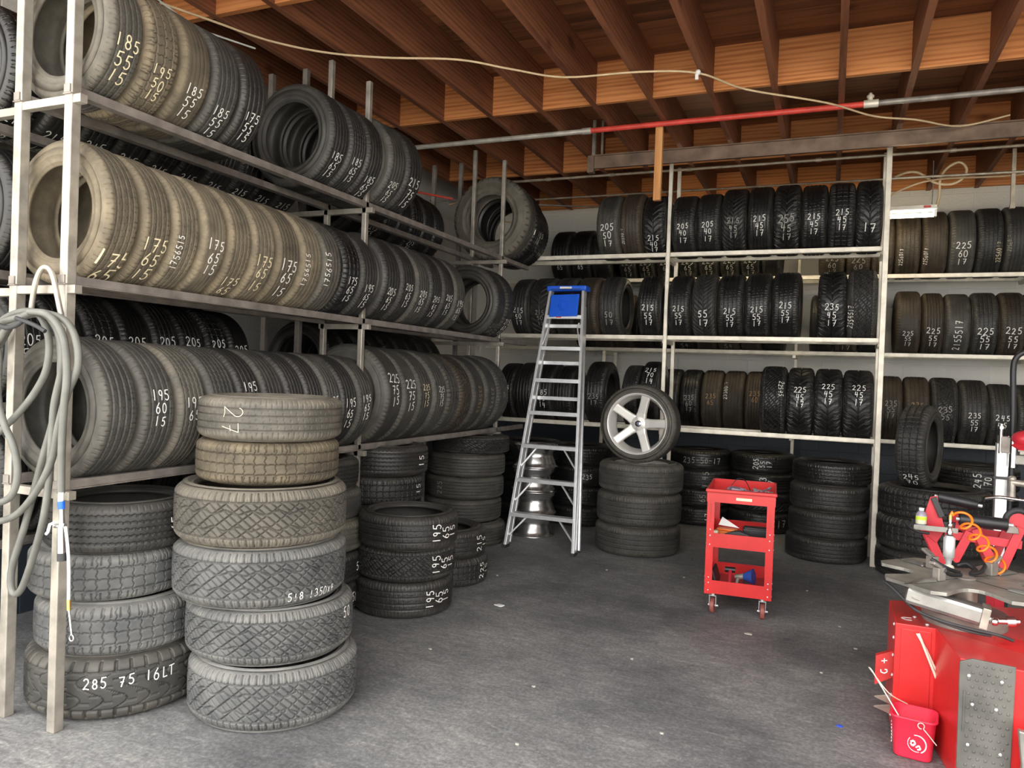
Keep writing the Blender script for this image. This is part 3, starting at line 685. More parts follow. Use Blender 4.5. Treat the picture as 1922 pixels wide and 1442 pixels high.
rowl += mkrow([-.585, -.355, -.125, .11, .36], [(.325, 'black', 'cross', ['22545'], dict(ch=.04, mode='along', phi=-22, z0=.07)), (.322, 'black', 'vee', t17('225', '45'), D(-10)), (.32, 'black', 'vee', t17('225', '45'), D(-18)), (.318, 'black', 'vee', t17('225', '45'), D(-18))])
shelf_row('back', 'bottom shelf of back rack', 'tires on the bottom shelf of the back rack', BV[0], rowl, HB, YM)
# rear row against the wall
YR = (YC+YD)/2
def rr_(xs, specs): return mkrow([x*1.043 for x in xs], specs)
rowt = rr_([-3.01, -2.77, -2.52, -2.28], [(.32, 'black', 'ribs', ['215', '65'], D(22)), (.32, 'black', 'ribs', ['215', '65'], D(22)), (.32, 'black', 'worn', None, None)])
rowt += rr_([-2.21, -2.0, -1.8, -1.56, -1.34, -1.12, -.91, -.70, -.5], [(.335, 'black', 'ribs', ['225', '65', '17'], D(38, .06, mat='chalk_faint')) for _ in range(7)]+[(.335, 'black', 'ribs', None, None)])
rowt += rr_([-.15, .1, .33, .53, .76, .985, 1.21, 1.43, 1.63, 1.84], [(.34, 'warm', 'worn', ['225', '60', '17'], D(40, .06, mat='chalk_faint')), (.34, 'warm', 'worn', ['225', '60', '17'], D(44, .06, mat='chalk_faint')), (.335, 'warm', 'ribs', None, None),
 (.34, 'warm', 'ribs', ['2256017'], dict(ch=.034, mode='back', phi=28, z0=-.06)), (.34, 'warm', 'worn', ['2256017'], dict(ch=.034, mode='back', phi=28, z0=-.08)), (.342, 'mid', 'worn', t17('225', '60'), D(24, .06)), (.345, 'dark', 'ribs', ['2256017'], dict(ch=.04, mode='back', phi=24, z0=.07, mat='chalk_cream')), (.347, 'mid', 'ribs', ['2256017'], dict(ch=.03, mode='back', phi=10, z0=-.07, mat='chalk_faint')), (.345, 'mid', 'ribs', None, None)])
shelf_row('back', 'top shelf of wall rack', 'tires on the top shelf of the wall rack', RV[2], rowt, .1475, YR)
rowm = []
x = -3.05*1.0
while x < .50: 
    if not (-3.3 < x < -2.9 or -.60 < x < -.33): rowm.append((x, .232, .328+random.uniform(-.008, .006), random.choice(('black', 'warm')), random.choice(('ribs', 'worn')), random.choice((None, None, ['54'], ['17'])), D(50, .06, mat='chalk_faint')))
    x += .236
rowm = [q for q in rowm if q[0]+q[1] < .56]
rowm += rr_([.56, .79, .98, 1.2, 1.42, 1.64, 1.86], [(.34, 'warm', 'worn', ['225', '55', '17'], D(30, .045)), (.33, 'warm', 'zigzag', t17('225', '55'), D(26, .055)), (.325, 'mid', 'worn', ['2155517'], dict(ch=.06, mode='back', phi=22, z0=0)), (.33, 'dark', 'ribs', t17('225', '55'), D(28, .065)), (.33, 'warm', 'ribs', t17('225', '55'), D(26, .06)), (.33, 'dark', 'ribs', None, None)])
shelf_row('back', 'middle shelf of wall rack', 'tires on the middle shelf of the wall rack', RV[1], rowm, .1475, YR)
rowl = rr_([-1.68, -1.475, -1.26, -1.035, -.81, -.60], [(.345, 'black', 'ribs', None, None), (.345, 'black', 'ribs', ['235', '60', '17'], D(6, .05, mat='chalk_faint')), (.345, 'warm', 'ribs', ['235', '65'], D(-4, .05, mat='chalk_rust')), (.345, 'warm', 'ribs', ['2356017'], dict(ch=.04, mode='back', phi=-22, z0=-.08)), (.345, 'warm', 'zigzag', ['235', '60'], D(-12, .05, mat='chalk_rust'))])
rowl += rr_([.435, .66, .89, 1.13, 1.37, 1.58, 1.8], [(.342, 'warm', 'ribs', ['235', '55', '17'], D(0, .05, mat='chalk_faint')), (.342, 'warm', 'ribs', ['235', '55'], D(-4, .05, mat='chalk_rust')), (.342, 'dark', 'cross', ['235', '55'], D(2, .055, mat='chalk_faint')), (.335, 'dark', 'ribs', t17('235', '55'), D(14, .05)), (.32, 'dark', 'ribs', ['245', '45'], D(8, .055)), (.32, 'dark', 'ribs', None, None)])
shelf_row('back', 'bottom shelf of wall rack', 'tires on the bottom shelf of the wall rack', RV[0], rowl, .1475, YR)

# ------------------------------------------------------------------ stacks on the floor
PL = ['top', 'second from top', 'third from top', 'fourth from top', 'fifth from top', 'lowest']
def stack(where, group, x, y, items, face=None):
    """items bottom up: (dx, dy, z0, height, radius, shade, pattern, ratio, text, marks, tilt)"""
    n = len(items)
    for i, (dx, dy, z0, h, Rt, sh, pat, ratio, txt, mk) in enumerate(items):
        k = n-1-i; pos = 'topmost' if k == 0 else ('bottommost' if i == 0 else (PL[k]))
        lab = f'{ADJ[sh]} tire lying {where}, {pos}'
        f = Vector(face) if face else Vector((-x, -y, 0))
        tire((x+dx, y+dy, z0+h/2), (0, 0, 1), f, Rt, h*0.99, sh, pat, lab, group, txt, ratio, mk=mk)
stack('in tall stack at front', 'tall stack at the front', 0, 0, [
 (-2.335, 2.81, 0, .262, .376, 'blue', 'cross', .76, None, None), (-2.385, 2.835, .262, .240, .376, 'blue', 'cross', .76, ['50'], dict(ch=.05, phi=62, mode='along', z0=.05)),
 (-2.445, 2.825, .502, .258, .389, 'blue', 'cross', .76, ['518 1350x4'], dict(ch=.034, phi=36, mode='along', z0=-.08)), (-2.449, 2.825, .760, .258, .387, 'grey', 'cross', .76, None, None),
 (-2.46, 2.87, 1.018, .198, .326, 'brown', 'highway', .63, None, None), (-2.425, 2.84, 1.216, .196, .326, 'grey', 'ribs', .63, ['27'], dict(ch=.09, phi=-30, mode='back', tilt=1.57, mat='chalk_cream', sw=.0028))], face=(2.45, -2.87, 0))
stack('in stack behind leftmost posts', 'stack behind the leftmost posts', 0, 0, [
 (-3.05, 2.57, 0, .272, .385, 'mid', 'mud', .63, ['285 75 16LT'], dict(ch=.045, phi=6, mode='along', z0=.04)), (-3.035, 2.56, .272, .225, .355, 'blue', 'highway', .63, None, None),
 (-3.09, 2.55, .497, .215, .345, 'blue', 'highway', .63, None, None), (-3.02, 2.53, .712, .220, .315, 'dark', 'zigzag', .70, ['65', '15'], dict(ch=.05, phi=50))], face=(3.05, -2.5, 0))
stack('in low stack beside aisle', 'low stack beside the aisle', 0, 0, [
 (-2.545, 4.315, 0, .236, .322, 'dark', 'ribs', .63, ['195', '65', '15'], dict(ch=.055, phi=44)), (-2.52, 4.29, .236, .214, .322, 'dark', 'cross', .63, ['195', '65', '15'], dict(ch=.055, phi=48)),
 (-2.47, 4.22, .450, .216, .318, 'dark', 'ribs', .70, ['195', '65', '15'], dict(ch=.055, phi=46))], face=(2.5, -4.2, 0))
stack('in pair half hidden behind low stack', 'pair behind the low stack', -2.62, 5.05, [
 (0, 0, 0, .21, .315, 'dark', 'highway', .63, ['225', '15'], dict(ch=.055, phi=62)), (-.01, -.02, .21, .20, .315, 'dark', 'ribs', .63, ['215', '15'], dict(ch=.055, phi=60))], face=(2.6, -4.5, 0))
stack('under left rack, right of middle post', 'stack under the left rack by the middle post', -3.05, 4.75, [
 (0, 0, 0, .20, .33, 'dark', 'ribs', .63, None, None), (.01, .02, .20, .2, .33, 'dark', 'ribs', .63, None, None), (0, 0, .40, .20, .335, 'dark', 'chevron', .63, None, None),
 (.0, 0, .60, .20, .335, 'dark', 'highway', .63, ['15'], dict(ch=.05, phi=60)), (.03, 0, .80, .215, .335, 'dark', 'zigzag', .63, ['15'], dict(ch=.06, phi=56))], face=(3.0, -4.7, 0))
stack('under left rack, left of middle post', 'stack under the left rack behind the tall stack', -3.06, 3.97, [
 (0, 0, 0, .2, .325, 'dark', 'ribs', .63, ['515'], dict(ch=.05, phi=66, mode='along')), (0.02, 0, .20, .20, .33, 'dark', 'ribs', .63, ['515'], dict(ch=.05, phi=66, mode='along')), (.02, .01, .40, .2, .335, 'grey', 'ribs', .63, None, None),
 (0, 0, .60, .19, .325, 'mid', 'worn', .63, None, None), (-.02, 0, .79, .19, .32, 'dark', 'zigzag', .63, None, None)], face=(3.0, -3.6, 0))
stack('in stack under left rack behind leftmost stack', 'stack deep under the left rack', -3.62, 3.15, [
 (0, 0, 0.0, .2, .315, 'dark', 'ribs', .63, None, None), (.0, 0, .20, .2, .315, 'mid', 'ribs', .63, None, None)], face=(3, -3, 0))
stack('in five-high stack at left corner', 'five-high stack in the left corner', 0, 0, [
 (-3.05, 6.30, 0, .205, .345, 'mid', 'zigzag', .63, None, None), (-3.12, 6.32, .205, .212, .36, 'mid', 'zigzag', .63, None, None), (-3.10, 6.31, .417, .205, .36, 'mid', 'zigzag', .63, ['225'], dict(ch=.05, phi=-40, mat='chalk_faint')),
 (-3.09, 6.30, .622, .205, .362, 'mid', 'zigzag', .63, None, None), (-3.06, 6.32, .827, .165, .36, 'dark', 'cross', .63, None, None)], face=(3.1, -6.3, 0))
stack('in three-high stack under silver wheel', 'three-high stack under the silver wheel', 0, 0, [
 (-1.565, 6.78, 0, .262, .383, 'mid', 'ribs', .63, None, None), (-1.56, 6.775, .262, .285, .38, 'mid', 'ribs', .63, None, None), (-1.55, 6.77, .547, .265, .38, 'mid', 'ribs', .63, None, None)], face=(1.55, -6.7, 0))
stack('in four-high stack by back right post', 'four-high stack by the back right post', 0, 0, [
 (.02, 7.43, 0, .215, .345, 'dark', 'ribs', .70, None, None), (.03, 7.425, .215, .235, .338, 'dark', 'ribs', .70, None, None), (.035, 7.43, .45, .23, .338, 'dark', 'ribs', .70, None, None), (.045, 7.44, .68, .20, .335, 'black', 'ribs', .70, None, None)], face=(0, -7.4, 0))
stack('in wall stack behind silver wheel', 'wall stack behind the silver wheel', -1.30, 8.55, [
 (0, 0, 0, .2, .345, 'black', 'ribs', .63, ['17'], dict(ch=.06, phi=20)), (0, 0, .2, .2, .345, 'black', 'ribs', .63, ['65'], dict(ch=.06, phi=10, mat='chalk_faint')), (.01, 0, .40, .2, .345, 'black', 'ribs', .63, ['4 45'], dict(ch=.06, phi=12, mat='chalk_faint')), (0, 0, .60, .21, .345, 'black', 'worn', .63, ['235-50-17'], dict(ch=.06, phi=6, mode='along', mat='chalk_faint'))], face=(.9, -8.5, 0))
stack('in wall stack behind red cart', 'wall stack behind the red cart', -.62, 8.5, [
 (0, 0, 0, .22, .345, 'black', 'ribs', .63, ['/17'], dict(ch=.07, phi=32, mode='along', mat='chalk_faint')), (0, 0, .22, .2, .345, 'black', 'chevron', .63, None, None), (.0, 0, .42, .2, .345, 'black', 'zigzag', .63, ['223', '17'], dict(ch=.06, phi=8)), (-.01, 0, .62, .2, .335, 'black', 'ribs', .63, ['205', '55', '17'], dict(ch=.05, phi=2))], face=(.3, -8.5, 0))
stack('in dark stack behind ladder', 'dark stack behind the ladder', -2.42, 7.75, [
 (0, 0, 0, .21, .335, 'black', 'ribs', .63, None, None), (0, 0, .21, .21, .335, 'black', 'ribs', .63, None, None), (.01, 0, .42, .21, .335, 'black', 'worn', .63, ['235'], dict(ch=.05, phi=20, mode='along')), (.0, 0, .63, .21, .335, 'black', 'ribs', .63, None, None)], face=(.8, -7.5, 0))
stack('in corner stack behind bare rims', 'corner stack behind the bare rims', -3.0, 7.55, [
 (0, 0, 0, .23, .36, 'black', 'ribs', .63, None, None), (0, 0, .23, .22, .36, 'black', 'worn', .63, None, None), (0, 0, .45, .22, .36, 'black', 'ribs', .63, None, None), (.04, -.05, .67, .20, .38, 'black', 'chevron', .63, None, None)], face=(2.5, -7.5, 0))
stack('in wide stack behind tire changer', 'wide stack behind the tire changer', .84, 7.15, [
 (0, 0, 0, .235, .43, 'dark', 'zigzag', .63, None, None), (0, 0, .235, .275, .43, 'dark', 'highway', .63, None, None), (-.005, 0, .51, .24, .42, 'dark', 'highway', .63, None, None)], face=(-.8, -7.1, 0))
stack('in wall stack behind changer column', 'wall stack behind the changer column', 1.32, 8.3, [
 (0, 0, 0, .21, .34, 'black', 'ribs', .63, None, None), (0, 0, .21, .21, .34, 'black', 'ribs', .63, None, None), (0, 0, .42, .20, .34, 'black', 'ribs', .63, ['245', '70', '17'], dict(ch=.06, phi=14)), (.0, 0, .62, .24, .345, 'black', 'ribs', .63, ['245', '70', '17'], dict(ch=.06, phi=14))], face=(-1.2, -8, 0))
tire((.70, 6.98, .75+.338), (1, -.34, 0), (0, -1, 0), .338, .225, 'dark', 'highway', 'black tire standing upright on the wide stack, marked 245/70', 'wide stack behind the tire changer', ['245', '70'], .63, mk=dict(ch=.055, phi=50))

# ------------------------------------------------------------------ helpers for curved things
def smooth(pts, k=5, closed=False):
    P_ = [Vector(p) for p in pts]; n = len(P_); out = []
    g = (lambda i: P_[i % n]) if closed else (lambda i: P_[max(0, min(n-1, i))])
    for i in range(n if closed else n-1):
        a, b_, c, d = g(i-1), g(i), g(i+1), g(i+2)
        for j in range(k):
            t = j/k; out.append(0.5*((2*b_)+(c-a)*t+(2*a-5*b_+4*c-d)*t*t+(3*b_-a-3*c+d)*t**3))
    if not closed: out.append(P_[-1])
    return out

# ------------------------------------------------------------------ silver wheel standing on the stack
def rim_profile(r, w_):
    return [(r*.985, w_*.5), (r*1.0, w_*.5), (r*1.0, w_*.44), (r*.955, w_*.40), (r*.93, w_*.28), (r*.90, w_*.18), (r*.86, w_*.05), (r*.86, -w_*.1), (r*.93, -w_*.25), (r*.955, -w_*.4), (r*1.0, -w_*.46), (r*1.0, -w_*.5), (r*.96, -w_*.5),
            (r*.93, -w_*.38), (r*.90, -w_*.24), (r*.83, -w_*.1), (r*.83, w_*.05), (r*.88, w_*.2), (r*.91, w_*.3), (r*.93, w_*.41)]
wc = Vector((-1.535, 6.60, .812+.347))
t = thing('alloy_wheel', 'low-profile tire on silver five-spoke wheel, standing on a three-high stack of tires', 'wheel', tuple(wc))
ax = Vector((-.06, -1, .03)).normalized(); f = Vector((1, 0, 0)); f = (f-ax*f.dot(ax)).normalized(); g = ax.cross(f)
t.matrix_world = Matrix(((f.x, g.x, ax.x, wc.x), (f.y, g.y, ax.y, wc.y), (f.z, g.z, ax.z, wc.z), (0, 0, 0, 1)))
for nm, me in (('sidewalls', CARC[.76]), ('tread', TREAD['worn'])):
    o = bpy.data.objects.new(nm, me); col.objects.link(o); o.parent = t; o.scale = (.347/RB, .347/RB, .235/WB); o.color = (.05, .048, .045, .5)
rr = .270
MB().lathe(rim_profile(rr, .235), n=72, closed=True).build('rim', 'wheel_paint', t)
mb = MB()
for i in range(5):
    a = R(72*i+3)
    M = Matrix.Rotation(a, 4, 'Z')
    # tapered spoke: wide flat face with chamfered flanks
    secs = [(.045, .046, .060, .030), (.10, .036, .066, .032), (.17, .034, .080, .032), (.250, .037, .094, .024)]
    vs = []
    for (x, hw, zf, th) in secs:
        vs += [M @ Vector(p) for p in ((x, -hw*1.15, zf-th), (x, -hw, zf-.004), (x, -hw*.72, zf), (x, hw*.72, zf), (x, hw, zf-.004), (x, hw*1.15, zf-th))]
    fs = [(s*6+q, s*6+(q+1) % 6, s*6+6+(q+1) % 6, s*6+6+q) for s in range(3) for q in range(6)]+[(0, 1, 2, 3, 4, 5), (23, 22, 21, 20, 19, 18)]
    mb.add(vs, fs)
mb.lathe([(0, .062), (.062, .062), (.072, .056), (.075, .03), (0, .03)], n=40)
fixn(mb.build('spokes', 'wheel_paint', t))
c_ = MB().lathe([(0, .070), (.026, .069), (.030, .064), (.030, .055), (0, .055)], n=28).build('hub_cap', 'chrome', t)
MB().prism([(-.012, .013), (-.004, .016), (.004, .016), (.012, .013), (.011, -.004), (0, -.016), (-.011, -.004)], .069, .072).build('emblem', 'dirty_blue', c_)
for i in range(5):
    a = R(72*i+39); MB().lathe([(0, .058), (.007, .058), (.0085, .0635), (.011, .0635), (.011, .06)], c=(.048*math.cos(a), .048*math.sin(a), 0), n=16).build('lug_seat', 'dark_steel', t)
# a second wheel lies inside the top tire of that stack
t = thing('alloy_wheel', 'pale rim seated in the top tire under the standing silver wheel', 'wheel', (-1.55, 6.77, .56))
MB().lathe([(r_, z+.12) for r_, z in rim_profile(.242, .235)], n=60, closed=True).build('rim', 'wheel_paint', t)
mb = MB()
for i in range(5):
    a = R(72*i); mb.bar((0, 0, .19), (.21*math.cos(a), .21*math.sin(a), .20), .05, .03)
mb.build('spokes', 'wheel_paint', t)

# ------------------------------------------------------------------ stack of bare rims
for i in range(4):
    z0 = .222*i; x0, y0 = -2.625+(.0, .012, -.008, .01)[i], 6.87
    lab = ('bright aluminium rim lying at the bottom of the bare rim stack', 'bright aluminium rim second from bottom of the bare rim stack', 'darker aluminium rim second from top of the bare rim stack', 'spoked aluminium rim on top of the bare rim stack behind ladder')[i]
    t = thing('bare_rim', lab, 'rim', (x0, y0, z0), 0, 'bare rims stacked behind the ladder')
    r_ = .212; h = .220
    pr_ = [(r_, 0.002), (r_+.003, .004), (r_, .014), (r_*.93, .022), (r_*.90, .05), (r_*.80, .10), (r_*.76, .13), (r_*.79, .15), (r_*.92, .175), (r_*.94, .20), (r_*1.0, .208), (r_*1.0, h-.001), (r_*.965, h-.001), (r_*.90, .195), (r_*.88, .17), (r_*.74, .145), (r_*.72, .13), (r_*.76, .10), (r_*.87, .045), (r_*.95, .004)]
    MB().lathe(pr_, n=56, closed=True).build('barrel', 'bright_aluminium', t)
    mb = MB()
    for q in range(7):
        a = 2*PI*q/7+.2; mb.bar((.02*math.cos(a), .02*math.sin(a), .185), (.195*math.cos(a), .195*math.sin(a), .192), .035, .018)
    mb.lathe([(.03, .20), (.055, .20), (.06, .17), (.03, .17)], n=24, closed=True)
    mb.build('spokes', 'bright_aluminium', t)

# ------------------------------------------------------------------ step ladder leaning closed against the rack
t = thing('step_ladder', 'tall aluminium step ladder with bright blue top and blue pail shelf, leaning closed', 'ladder', (-2.31, 6.23, 0))
B0, B1 = Vector((0, 0, 0)), Vector((-.06, .70, 2.40))
def LP(u, s, off=0.0):   # u height fraction, s side (-1..1), off backwards
    hw = .322+(.165-.322)*u; return B0+(B1-B0)*u+Vector((s*hw, off, 0))
for s in (-1, 1):
    MB().bar(LP(0, s), LP(1, s), .026, .075, (0, 1, 0)).build('side_rail', 'aluminium', t, bevel=.003)
    MB().bar(LP(.0, s*.98, .075)+Vector((.03*(s>0), 0, .03)), LP(.93, s*.96, .070), .020, .035, (0, 1, 0)).build('rear_leg', 'aluminium', t, bevel=.003)
    MB().box(LP(0.0, s)+Vector((0, -.005, .012)), (.036, .095, .03)).build('foot', 'black_rubber', t)
for i in range(1, 8):
    u = i*.305/2.40
    a, c_ = LP(u, -.99), LP(u, .99)
    mb = MB().bar(a+Vector((0, -.01, 0)), c_+Vector((0, -.01, 0)), .085, .005).bar(a+Vector((0, -.052, -.014)), c_+Vector((0, -.052, -.014)), .005, .034)
    o = mb.build('step', 'aluminium', t)
    if i == 7:
        lb = MB().bar(a.lerp(c_, .25)+Vector((0, -.0565, -.013)), a.lerp(c_, .85)+Vector((0, -.0565, -.013)), .003, .026).build('warning_label', 'white_paint', o)
        MB().bar(a.lerp(c_, .30)+Vector((0, -.0590, -.013)), a.lerp(c_, .45)+Vector((0, -.0590, -.013)), .002, .018).build('label_mark', 'tag_red', lb)
for i, u in enumerate((.54, .68, .83)):
    MB().bar(LP(u+.02, -.9, .075), LP(u+.02, .9, .075), .02, .032).build('rear_rung', 'aluminium', t)
for u in (.127, .254, .381):   # diagonal braces under the lowest steps
    for s in (-1, 1):
        MB().bar(LP(u, s*.45)+Vector((0, .0, -.01)), LP(u-.083, s*.96)+Vector((0, 0, 0)), .012, .018, (0, 1, 0)).build('brace', 'aluminium', t)
for s in (-1, 1):
    MB().tube(smooth([LP(.86, s*.85, -.03), LP(.84, s*.78, -.03), LP(.80, s*.86, -.03), LP(.77, s*.92, -.03)], 4), .006, 6).build('spreader', 'aluminium', t)
tp = MB().box(tuple(B1+Vector((0, .02, .005))), (.40, .16, .05)).build('top_cap', 'blue_plastic', t, bevel=.012)
tc_ = B1+Vector((0, -.068, .008))
o = MB().box(tuple(tc_), (.12, .006, .02)).build('top_cap_plate', 'white_paint', tp, bevel=.002)
MB().box(tuple(B1+Vector((0, -.063, -.006))), (.30, .004, .006)).build('top_cap_groove', 'black_plastic', tp)
ps = (LP(.945, 0)+Vector((.0, -.045, -.0)))
mb = MB().bar(LP(.885, 0)+Vector((0, -.06, 0)), LP(.975, 0)+Vector((0, -.06, 0)), .285, .022, (0, 1, 0))
o = mb.build('pail_shelf', 'blue_plastic', t, bevel=.008)
cc = LP(.93, 0)+Vector((0, -.075, 0)); dq = (B1-B0).normalized().to_track_quat('Y', 'Z').to_matrix()
for r_ in (.028, .048):
    MB().lathe([(r_, -.003), (r_+.005, -.003), (r_+.005, .004), (r_, .004)], c=tuple(cc), rot=dq, n=32, closed=True).build('shelf_ring', 'blue_plastic', o)

# ------------------------------------------------------------------ red tool cart
t = thing('tool_cart', 'red three-tray steel utility cart on brown casters in the middle of the floor', 'cart', (-.525, 5.43, 0), R(3.5))
W_, D_ = .42, .56
def tray(z, h, mat='red_paint', fl='red_paint_worn', wx=W_, dy=D_, lip=.0):
    x, y = wx/2, dy/2
    o = MB().box((0, 0, z), (wx-.006, dy-.006, .004)).build('tray', fl, t)
    for (a, b_, nm) in (((-x, -y), (x, -y), 0), ((x, -y), (x, y), 1), ((x, y), (-x, y), 2), ((-x, y), (-x, -y), 3)):
        mb = MB().bar((a[0], a[1], z+h/2), (b_[0], b_[1], z+h/2), .003, h)
        mb.bar((a[0], a[1], z+h), (b_[0], b_[1], z+h), .009, .005)
        mb.build('tray_wall', mat, o)
    return o
tray(.145, .085); tray(.455, .090); top_tray = tray(.755, .085, wx=W_+.01, dy=D_+.01)
MB().bar((-.225, -D_/2-.012, .832), (.225, -D_/2-.012, .832), .035, .022).build('handle_lip', 'red_paint', t, bevel=.006)
o = MB().box((.02, -D_/2-.0115, .786), (.10, .003, .018)).build('name_plate', 'label_cream', t)
for sx_ in (-1, 1):
    for sy_ in (-1, 1):
        x, y = sx_*W_/2, sy_*D_/2
        o = MB().span((x, y-.001*sy_, .14), (x-sx_*.045, y+.003*sy_, .83)).span((x+.003*sx_, y, .14), (x, y-sy_*.045, .83)).build('corner_post', 'red_paint', t)
        if sy_ < 0 or sx_ > 0:
            mb = MB()
            for z in (.165, .215, .25, .47, .53, .57, .76, .80):
                mb.ball((x-sx_*.022, y+.004*sy_, z), .005, 8, (1, .5, 1))
                mb.ball((x+.004*sx_, y-sy_*.022, z), .005, 8, (.5, 1, 1))
            mb.build('bolts', 'aluminium', o)
            MB().box((x-sx_*.022, y+.0035*sy_, .68), (.008, .002, .13)).build('slot', 'red_paint_worn', o)
        cx_, cy_ = sx_*.158, sy_*(D_/2-.06)
        ca = bpy.data.objects.new('caster', None); col.objects.link(ca); ca.parent = t; ca.location = (cx_, cy_, 0); ca.rotation_euler = (0, 0, R(4 if sx_ > 0 else -6))
        MB().rod((-.014, 0, .0505), (.014, 0, .0505), .05, n=28).build('caster_wheel', 'wheel_brown', ca, bevel=.004)
        MB().bar((-.021, 0, .045), (-.021, 0, .118), .003, .028, (0, 1, 0)).bar((.021, 0, .045), (.021, 0, .118), .003, .028, (0, 1, 0)).box((0, 0, .12), (.046, .05, .004)).rod((-.03, 0, .0505), (.036, 0, .0505), .006).rod((0, 0, .12), (0, 0, .142), .014).build('caster_fork', 'aluminium', ca)
# things lying in the cart
def at_cart(x, y, z): v = Matrix.Rotation(R(3.5), 3, 'Z') @ Vector((x, y, 0)); return (-.525+v.x, 5.43+v.y, z)
rd = random.Random(3)
kinds = ('steel', 'purple_grey', 'dark_steel', 'dirty_blue', 'white_paint', 'black_plastic', 'aluminium', 'purple_grey')
tools = ('loose silver socket in the cart top tray heap', 'loose wheel weight strip in the cart top tray heap', 'small dark tool in the cart top tray heap', 'crumpled scrap of packaging in the cart top tray')
for i in range(26):
    x, y = rd.uniform(-.16, .16), rd.uniform(-.22, .20); k = i % 4; z = .7595
    mb = MB(); a = rd.uniform(0, PI); dx, dy = math.cos(a), math.sin(a)
    if k == 0: mb.rod((-.018*dx, -.018*dy, .014), (.022*dx, .022*dy, .014), .0135).rod((.022*dx, .022*dy, .014), (.026*dx, .026*dy, .014), .009)
    elif k == 1:
        for q in range(5): mb.box(((q-2)*.021*dx, (q-2)*.021*dy, .006+.002*q), (.018, .016, .006), Matrix.Rotation(a, 3, 'Z'))
    elif k == 2: mb.bar((-.06*dx, -.06*dy, .01), (.05*dx, .05*dy, .02), .012, .008).rod((.05*dx, .05*dy, .02), (.075*dx, .075*dy, .022), .011)
    else: mb.prism([(-.05, -.03), (.04, -.035), (.055, .02), (.01, .04), (-.045, .03)], .004+rd.uniform(0, .02), .010+rd.uniform(.02, .03), Matrix.Rotation(a, 4, 'Z') @ Matrix.Rotation(.15, 4, 'X'))
    o = mb.build(('socket', 'wheel_weights', 'hand_tool', 'packaging')[k], kinds[rd.randrange(8)] if k != 3 else rd.choice(('dirty_blue', 'white_paint', 'purple_grey')))
    o.location = at_cart(x, y, z+rd.uniform(0, .03)*(k != 0)); tag(o, tools[k], ('socket', 'wheel weights', 'tool', 'packaging')[k], 'clutter in the top tray of the red cart')
o = MB().rod((0, 0, .02), (0, -.04, .02), .019, n=20).rod((0, -.04, .02), (0, -.05, .02), .012, n=16).build('impact_socket', 'chrome'); o.location = at_cart(.165, .0, .775); tag(o, 'big bright socket at the right rim of the cart top tray', 'socket')
o = MB().tube(smooth([(-.10, .20, .05), (-.06, .2, .10), (-.01, .18, .10), (.03, .10, .06), (.05, .04, .03)]), .003, 6).build('wire', 'black_plastic'); o.location = at_cart(0, 0, .76); tag(o, 'thin black wire arching over back of the cart top tray', 'wire')
def put(o, x, y, z, lab, cat, rz=0): o.location = at_cart(x, y, z); o.rotation_euler = (0, 0, rz); tag(o, lab, cat); return o
# middle tray
put(fixn(MB().box((0, 0, .055), (.165, .10, .105)).box((0, 0, .11), (.15, .085, .012)).build('tool_case', 'black_plastic', bevel=.008)), .095, -.08, .460, 'black hard case in the middle tray of the red cart', 'case', R(8))
put(MB().box((0, 0, .042), (.15, .10, .08)).box((0, .01, .088), (.13, .07, .012)).build('parts_box', 'orange_plastic', bevel=.005), -.09, -.11, .460, 'orange parts box in the middle tray of the red cart', 'box', R(-6))
put(MB().rod((0, 0, .0), (0, 0, .045), .024, n=22).build('tape_roll', 'label_cream'), -.165, -.22, .510, 'cream roll of tape at left of the cart middle tray', 'tape')
mb = MB().prism([(-.12, 0), (-.10, .03), (-.04, .055), (0, .06), (.05, .045), (.12, .015), (.13, 0)], -.03, .03, Matrix.Rotation(PI/2, 4, 'X')).ball((-.02, -.031, .035), .006)
put(mb.build('tool_pouch', 'black_rubber', bevel=.004), 0.0, -.215, .505, 'grey tool pouch leaning at front of the cart middle tray', 'pouch')
put(MB().prism([(-.07, 0), (.07, -.01), (-.05, .06)], 0, .004, Matrix.Rotation(R(60), 4, 'X')).build('paper_slip', 'white_paint'), -.08, -.05, .562, 'folded white paper on the orange box in the cart', 'paper')
put(MB().box((0, 0, .05), (.06, .20, .02)).build('yellow_folder', 'yellow_plastic', bevel=.003), .168, .1, .47, 'yellow folder at right side of the cart middle tray', 'folder')
# bottom tray
put(MB().prism([(-.028, 0), (.028, 0), (.034, .05), (.006, .13), (-.004, .14), (-.030, .06)], -.10, .10, Matrix.Rotation(PI/2, 4, 'X')).build('tool_bag', 'black_plastic', bevel=.006), -.165, -.12, .152, 'dark folded bag at left of the cart bottom tray', 'bag')
ob = thing('rubber_hammer', 'red-handled hammer with white cap in the cart bottom tray', 'hammer', at_cart(-.06, -.1, .155), R(5))
MB().rod((0, -.13, .018), (0, .05, .10), .010, .013).build('handle', 'lift_red', ob); MB().rod((-.035, .055, .105), (.035, .055, .105), .019).build('head', 'black_plastic', ob); MB().ball((0, -.135, .022), .021).build('cap', 'white_paint', ob)
ob = thing('polishing_tool', 'blue cone-shaped valve tool with grey grip in the cart bottom tray', 'tool', at_cart(.04, -.02, .155), R(-10))
MB().rod((-.01, 0, .06), (.055, 0, .07), .025, .055, n=24).build('cup', 'blue_rubber', ob); MB().rod((-.07, 0, .05), (-.01, 0, .06), .018, .022).rod((-.05, 0, .05), (-.05, -.04, .0), .012).build('grip', 'steel', ob)
put(MB().tube(smooth([(-.07, .02, .05), (-.02, -.02, .035), (.03, -.03, .03), (.10, -.01, .045)]), .008, 8).ball((.03, -.03, .03), .018, 10, (2, .7, .6)).build('air_line', 'black_rubber'), .10, -.12, .15, 'short black air line in the cart bottom tray', 'hose')
